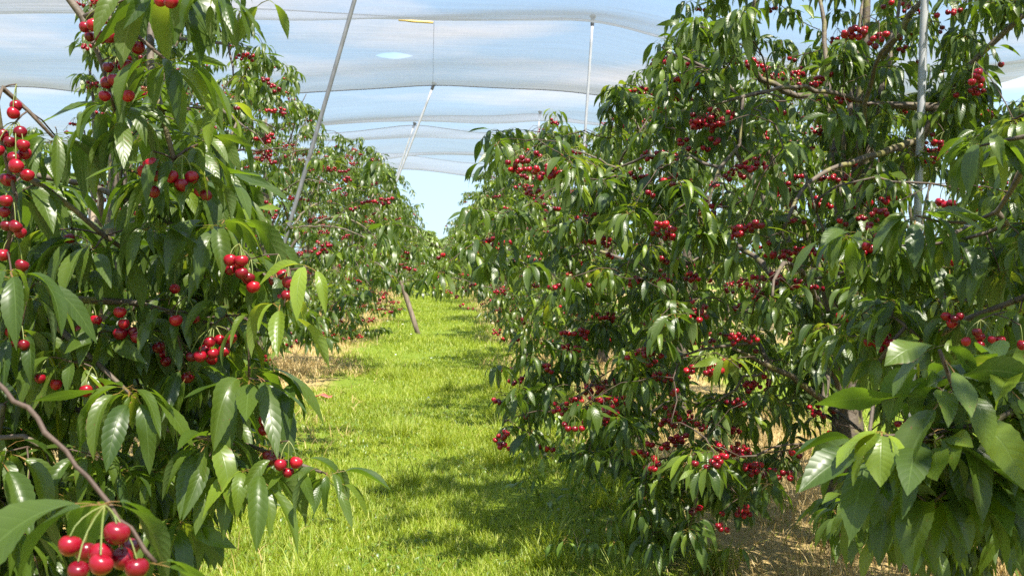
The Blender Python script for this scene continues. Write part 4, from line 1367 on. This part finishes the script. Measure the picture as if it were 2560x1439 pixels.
# ------------------------------------------------------------------ poles, stakes, small things
def pole(name, P0, P1, r, mat, label, cat, group=None, cap=True):
    P0 = np.asarray(P0, float); P1 = np.asarray(P1, float)
    root = new_root(name, P0, label, cat, group)
    g = Geo()
    t = np.linspace(0, 1, 14)[:, None]
    Pp = (P1 - P0) * t
    bow = np.array([0.012, 0.008, 0]) * np.sin(t * PI)
    V, Q, T = tube(Pp + bow, np.full(14, r), 16)
    g.add(V, Q, T)
    link('tube' if cap else 'shaft', g.mesh('tube', [mat]), root)
    if cap:
        g = Geo()
        ax = (P1 - P0) / np.linalg.norm(P1 - P0)
        prof = [(-.10, r * 1.02), (-.10, r * 1.3), (-.01, r * 1.35), (.012, r * 2.3), (.03, r * 2.3), (.045, r * 1.2)]
        V, Q, T = tube(np.array([P1 - P0 + ax * a for a, _ in prof]), np.array([b for _, b in prof]), 16)
        g.add(V, Q, T)
        link('pole_cap', g.mesh('pole_cap', [M_CAP], False), root)
    return root


def ground_of(P, Q):
    """extend the line Q->P down to the ground"""
    d = P - Q
    return P + d * ((P[2] + .03) / -d[2])


PG = 'galvanised net poles'


def pole_through(pt, pb, d, ztop, r, label):
    a, b = at(*pt, d), at(*pb, d)
    top = b + (a - b) * ((ztop - b[2]) / (a[2] - b[2]))
    pole('net_pole', ground_of(b, a), top, r, M_GALV, label, 'pole', PG)
    return top


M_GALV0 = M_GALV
M_GALV = plain('galvanised_steel_shaded', (0.13, 0.135, 0.14), (0.21, 0.215, 0.22), 30, 0.5, 0.3, 0.0, (1, 1, 0.3))  # same galvanised steel with the shade of its unlit side in the colour
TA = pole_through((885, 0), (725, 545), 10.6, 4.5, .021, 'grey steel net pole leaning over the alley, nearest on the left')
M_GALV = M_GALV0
TB = pole_through((1083, 215), (990, 452), 20.0, 4.5, .021, 'leaning thin net pole whose top meets the net above mid alley')
TC = pole_through((1036, 311), (985, 455), 26.0, 4.5, .021, 'farthest leaning net pole, just behind another leaning one')
TR1 = pole_through((2307, 0), (2290, 525), 4.45, 4.5, .0165, 'bright thick steel pole standing upright at the right')
TR2 = pole_through((1482, 45), (1458, 370), 14.3, 4.5, .0185, 'upright steel pole rising from the right row to a net peak')
TR3 = pole_through((1350, 282), (1343, 345), 23.8, 4.5, .02, 'short looking far pole on the right under a net peak')

sp = at(228, 515, 6.0)
st = new_root('wooden_stake', (sp[0], sp[1], 0), 'pale wooden stake standing among the leaves of the left trees', 'stake')
g = Geo(); V, Q, T = tube(np.array([[0, 0, -.05], [0, 0, .8], [.005, 0, sp[2] - .02], [.005, 0, sp[2]]]), np.array([.024, .023, .021, .012]), 10)
g.add(V, Q, T); link('post', g.mesh('post', [M_WOOD]), st)

b0, b1 = at(1046, 838, 18.4), at(928, 485, 18.6)
b0 = ground_of(b0, b1)
pole('timber_prop', b0, b1, .042, M_WOOD2, 'dark brown timber prop leaning from the grass into the left trees', 'prop', None, False)

# red scrap on the straw
p = at(800, 1000, 10.1)
g = Geo()
n = 9
xs = np.linspace(-.11, .11, n)
V = np.concatenate([np.stack([xs, .035 + .012 * np.sin(xs * 40), .05 + .014 * np.sin(xs * 55)], -1), np.stack([xs, -.035 + .01 * np.cos(xs * 33), .045 + .012 * np.cos(xs * 40)], -1)])
k = np.arange(n - 1)
g.add(V, np.stack([k + n, k + n + 1, k + 1, k], -1))
o = link('plastic_scrap', g.mesh('plastic_scrap', [M_RED]), None, (p[0], p[1], 0.01))
md = o.modifiers.new('thick', 'SOLIDIFY'); md.thickness = .004
tag(o, 'crumpled red plastic scrap on the dry grass at the alley edge', 'litter')

# ------------------------------------------------------------------ hail net
# hems: distance along the rows and (x, height) of each cross cable
HEMS = [
    (-6.0, [(-9, 3.9), (-2, 4.5), (0, 4.4), (2.1, 4.5), (9, 3.8)]),
    (4.45, [(-9, 3.6), (-2, 4.3), (0, 4.4), (2.2, 4.5), (5, 4.1), (9, 4.4)]),
    (10.6, [(-9, 3.7), (-6.2, 4.3), (-2.4, 4.35), (TA[0], 4.5), (2, 4.35), (5, 4.0), (9, 4.3)]),
    (14.3, [(-9, 4.1), (-6.2, 4.45), (-4, 4.5), (-2.4, 4.56), (-1, 4.50), (0, 4.45), (1, 4.46), (TR2[0], 4.5), (3.2, 4.22), (5, 3.9), (7, 3.85), (9, 4.2)]),
    (20.0, [(-9, 4.3), (-7.3, 4.40), (-6.2, 4.28), (-4, 4.2), (-2.4, 4.33), (-1, 4.42), (TB[0], 4.5), (1.2, 4.45), (2.3, 4.42), (3, 4.34), (5, 4.1), (9, 4.3)]),
    (23.8, [(-9, 3.8), (-6.2, 3.7), (-3, 4.17), (-1.2, 4.34), (0, 4.42), (1.2, 4.42), (TR3[0], 4.5), (3.4, 4.3), (5, 4.15), (9, 4.3)]),
    (26.0, [(-4.6, 4.1), (-3.3, 4.22), (-2, 4.30), (TC[0], 4.5), (.4, 4.38), (1.1, 4.29), (2.5, 4.35), (4, 4.2), (9, 4.2)]),
    (30.5, [(-4.6, 4.0), (-3, 4.12), (-1.2, 4.22), (.4, 4.27), (1.7, 4.27), (3, 4.3), (9, 4.2)]),
    (36.0, [(-4.6, 4.7), (-1.4, 4.74), (-.4, 4.62), (.6, 4.48), (1.5, 4.41), (2.6, 4.42), (4, 4.6), (9, 4.5)]),
]
SAG = [.5, .35, .30, .10, .30, .30, .35, .55]


def hem_z(pts, x):
    px, pz = np.array(pts).T
    z = np.zeros_like(x)
    for o in (-.35, -.18, 0, .18, .35):
        z += np.interp(x + o, px, pz) * .2
    return z


NETL = ['net panel directly overhead behind the camera', 'nearest net panel overhead, at the top edge', 'net panel overhead whose lower hem meets the upright right pole', 'wide smooth net panel with the torn slit above mid alley',
        'sagging net panel just beyond the leaning pole peak', 'narrow sagging net panel below the far pole peak', 'low sagging net band between the last poles', 'farthest net panel, its drooping hem ending in open sky']
for i in range(len(HEMS) - 1):
    y0, h0 = HEMS[i]; y1, h1 = HEMS[i + 1]
    xl = max(h0[0][0], h1[0][0])
    X = np.linspace(xl, 9, 90); S = np.linspace(0, 1, 22)
    z0, z1 = hem_z(h0, X), hem_z(h1, X)
    SS, XX = np.meshgrid(S, X, indexing='ij')
    ph = i * 1.7
    Z = z0[None] * (1 - SS) + z1[None] * SS - 4 * SAG[i] * SS * (1 - SS) * (1 + .16 * np.sin(XX * 1.1 + ph))
    Z += .02 * np.sin(SS * PI) * np.sin(SS * 14 + XX * .8 + ph)
    Y = y0 + (y1 - y0) * SS + .12 * np.sin(XX * .9 + ph) * np.sin(SS * PI)
    g = Geo()
    a, k = len(S), len(X)
    ii = np.arange(a - 1)[:, None] * k; kk = np.arange(k - 1)[None]
    g.add(np.stack([XX, Y, Z], -1).reshape(-1, 3), np.stack([ii + kk, ii + kk + 1, ii + k + kk + 1, ii + k + kk], -1).reshape(-1, 4))
    o = tag(link('hail_net', g.mesh('hail_net', [M_NET])), NETL[i], 'net', 'hail net panels over the alley')
    g = Geo()
    V, Q, T = tube(np.stack([X, np.full_like(X, y1), z1 - .004], -1), np.full(len(X), .009), 6)
    g.add(V, Q, T)
    link('hem', g.mesh('hem', [M_HEM]), o)

# yellow strap tied along the hem above mid alley
P = np.array([at(x, y, 14.27) for x, y in ((996, 51), (1010, 51), (1035, 54), (1055, 55), (1083, 57))])
V, Q, T = tube(P, np.array([.012, .017, .018, .018, .017]), 8)
g = Geo(); g.add(V, Q, T)
tag(link('strap', g.mesh('strap', [M_YELLOW])), 'yellow strap tied along the hem of the net', 'strap')
# ridge cable from hem to hem
P = np.array([[-.02, 14.32, 4.43], [-.03, 16, 4.40], [-.04, 18, 4.41], [-.05, 19.95, 4.5]])
tt = np.linspace(0, 1, 12); P2 = np.stack([np.interp(tt, np.linspace(0, 1, 4), P[:, k]) for k in range(3)], -1)
V, Q, T = tube(P2, np.full(12, .0022), 5)
g = Geo(); g.add(V, Q, T)
tag(link('ridge_cable', g.mesh('ridge_cable', [M_HEM])), 'thin cable running under the net along mid alley to the leaning pole', 'cable')
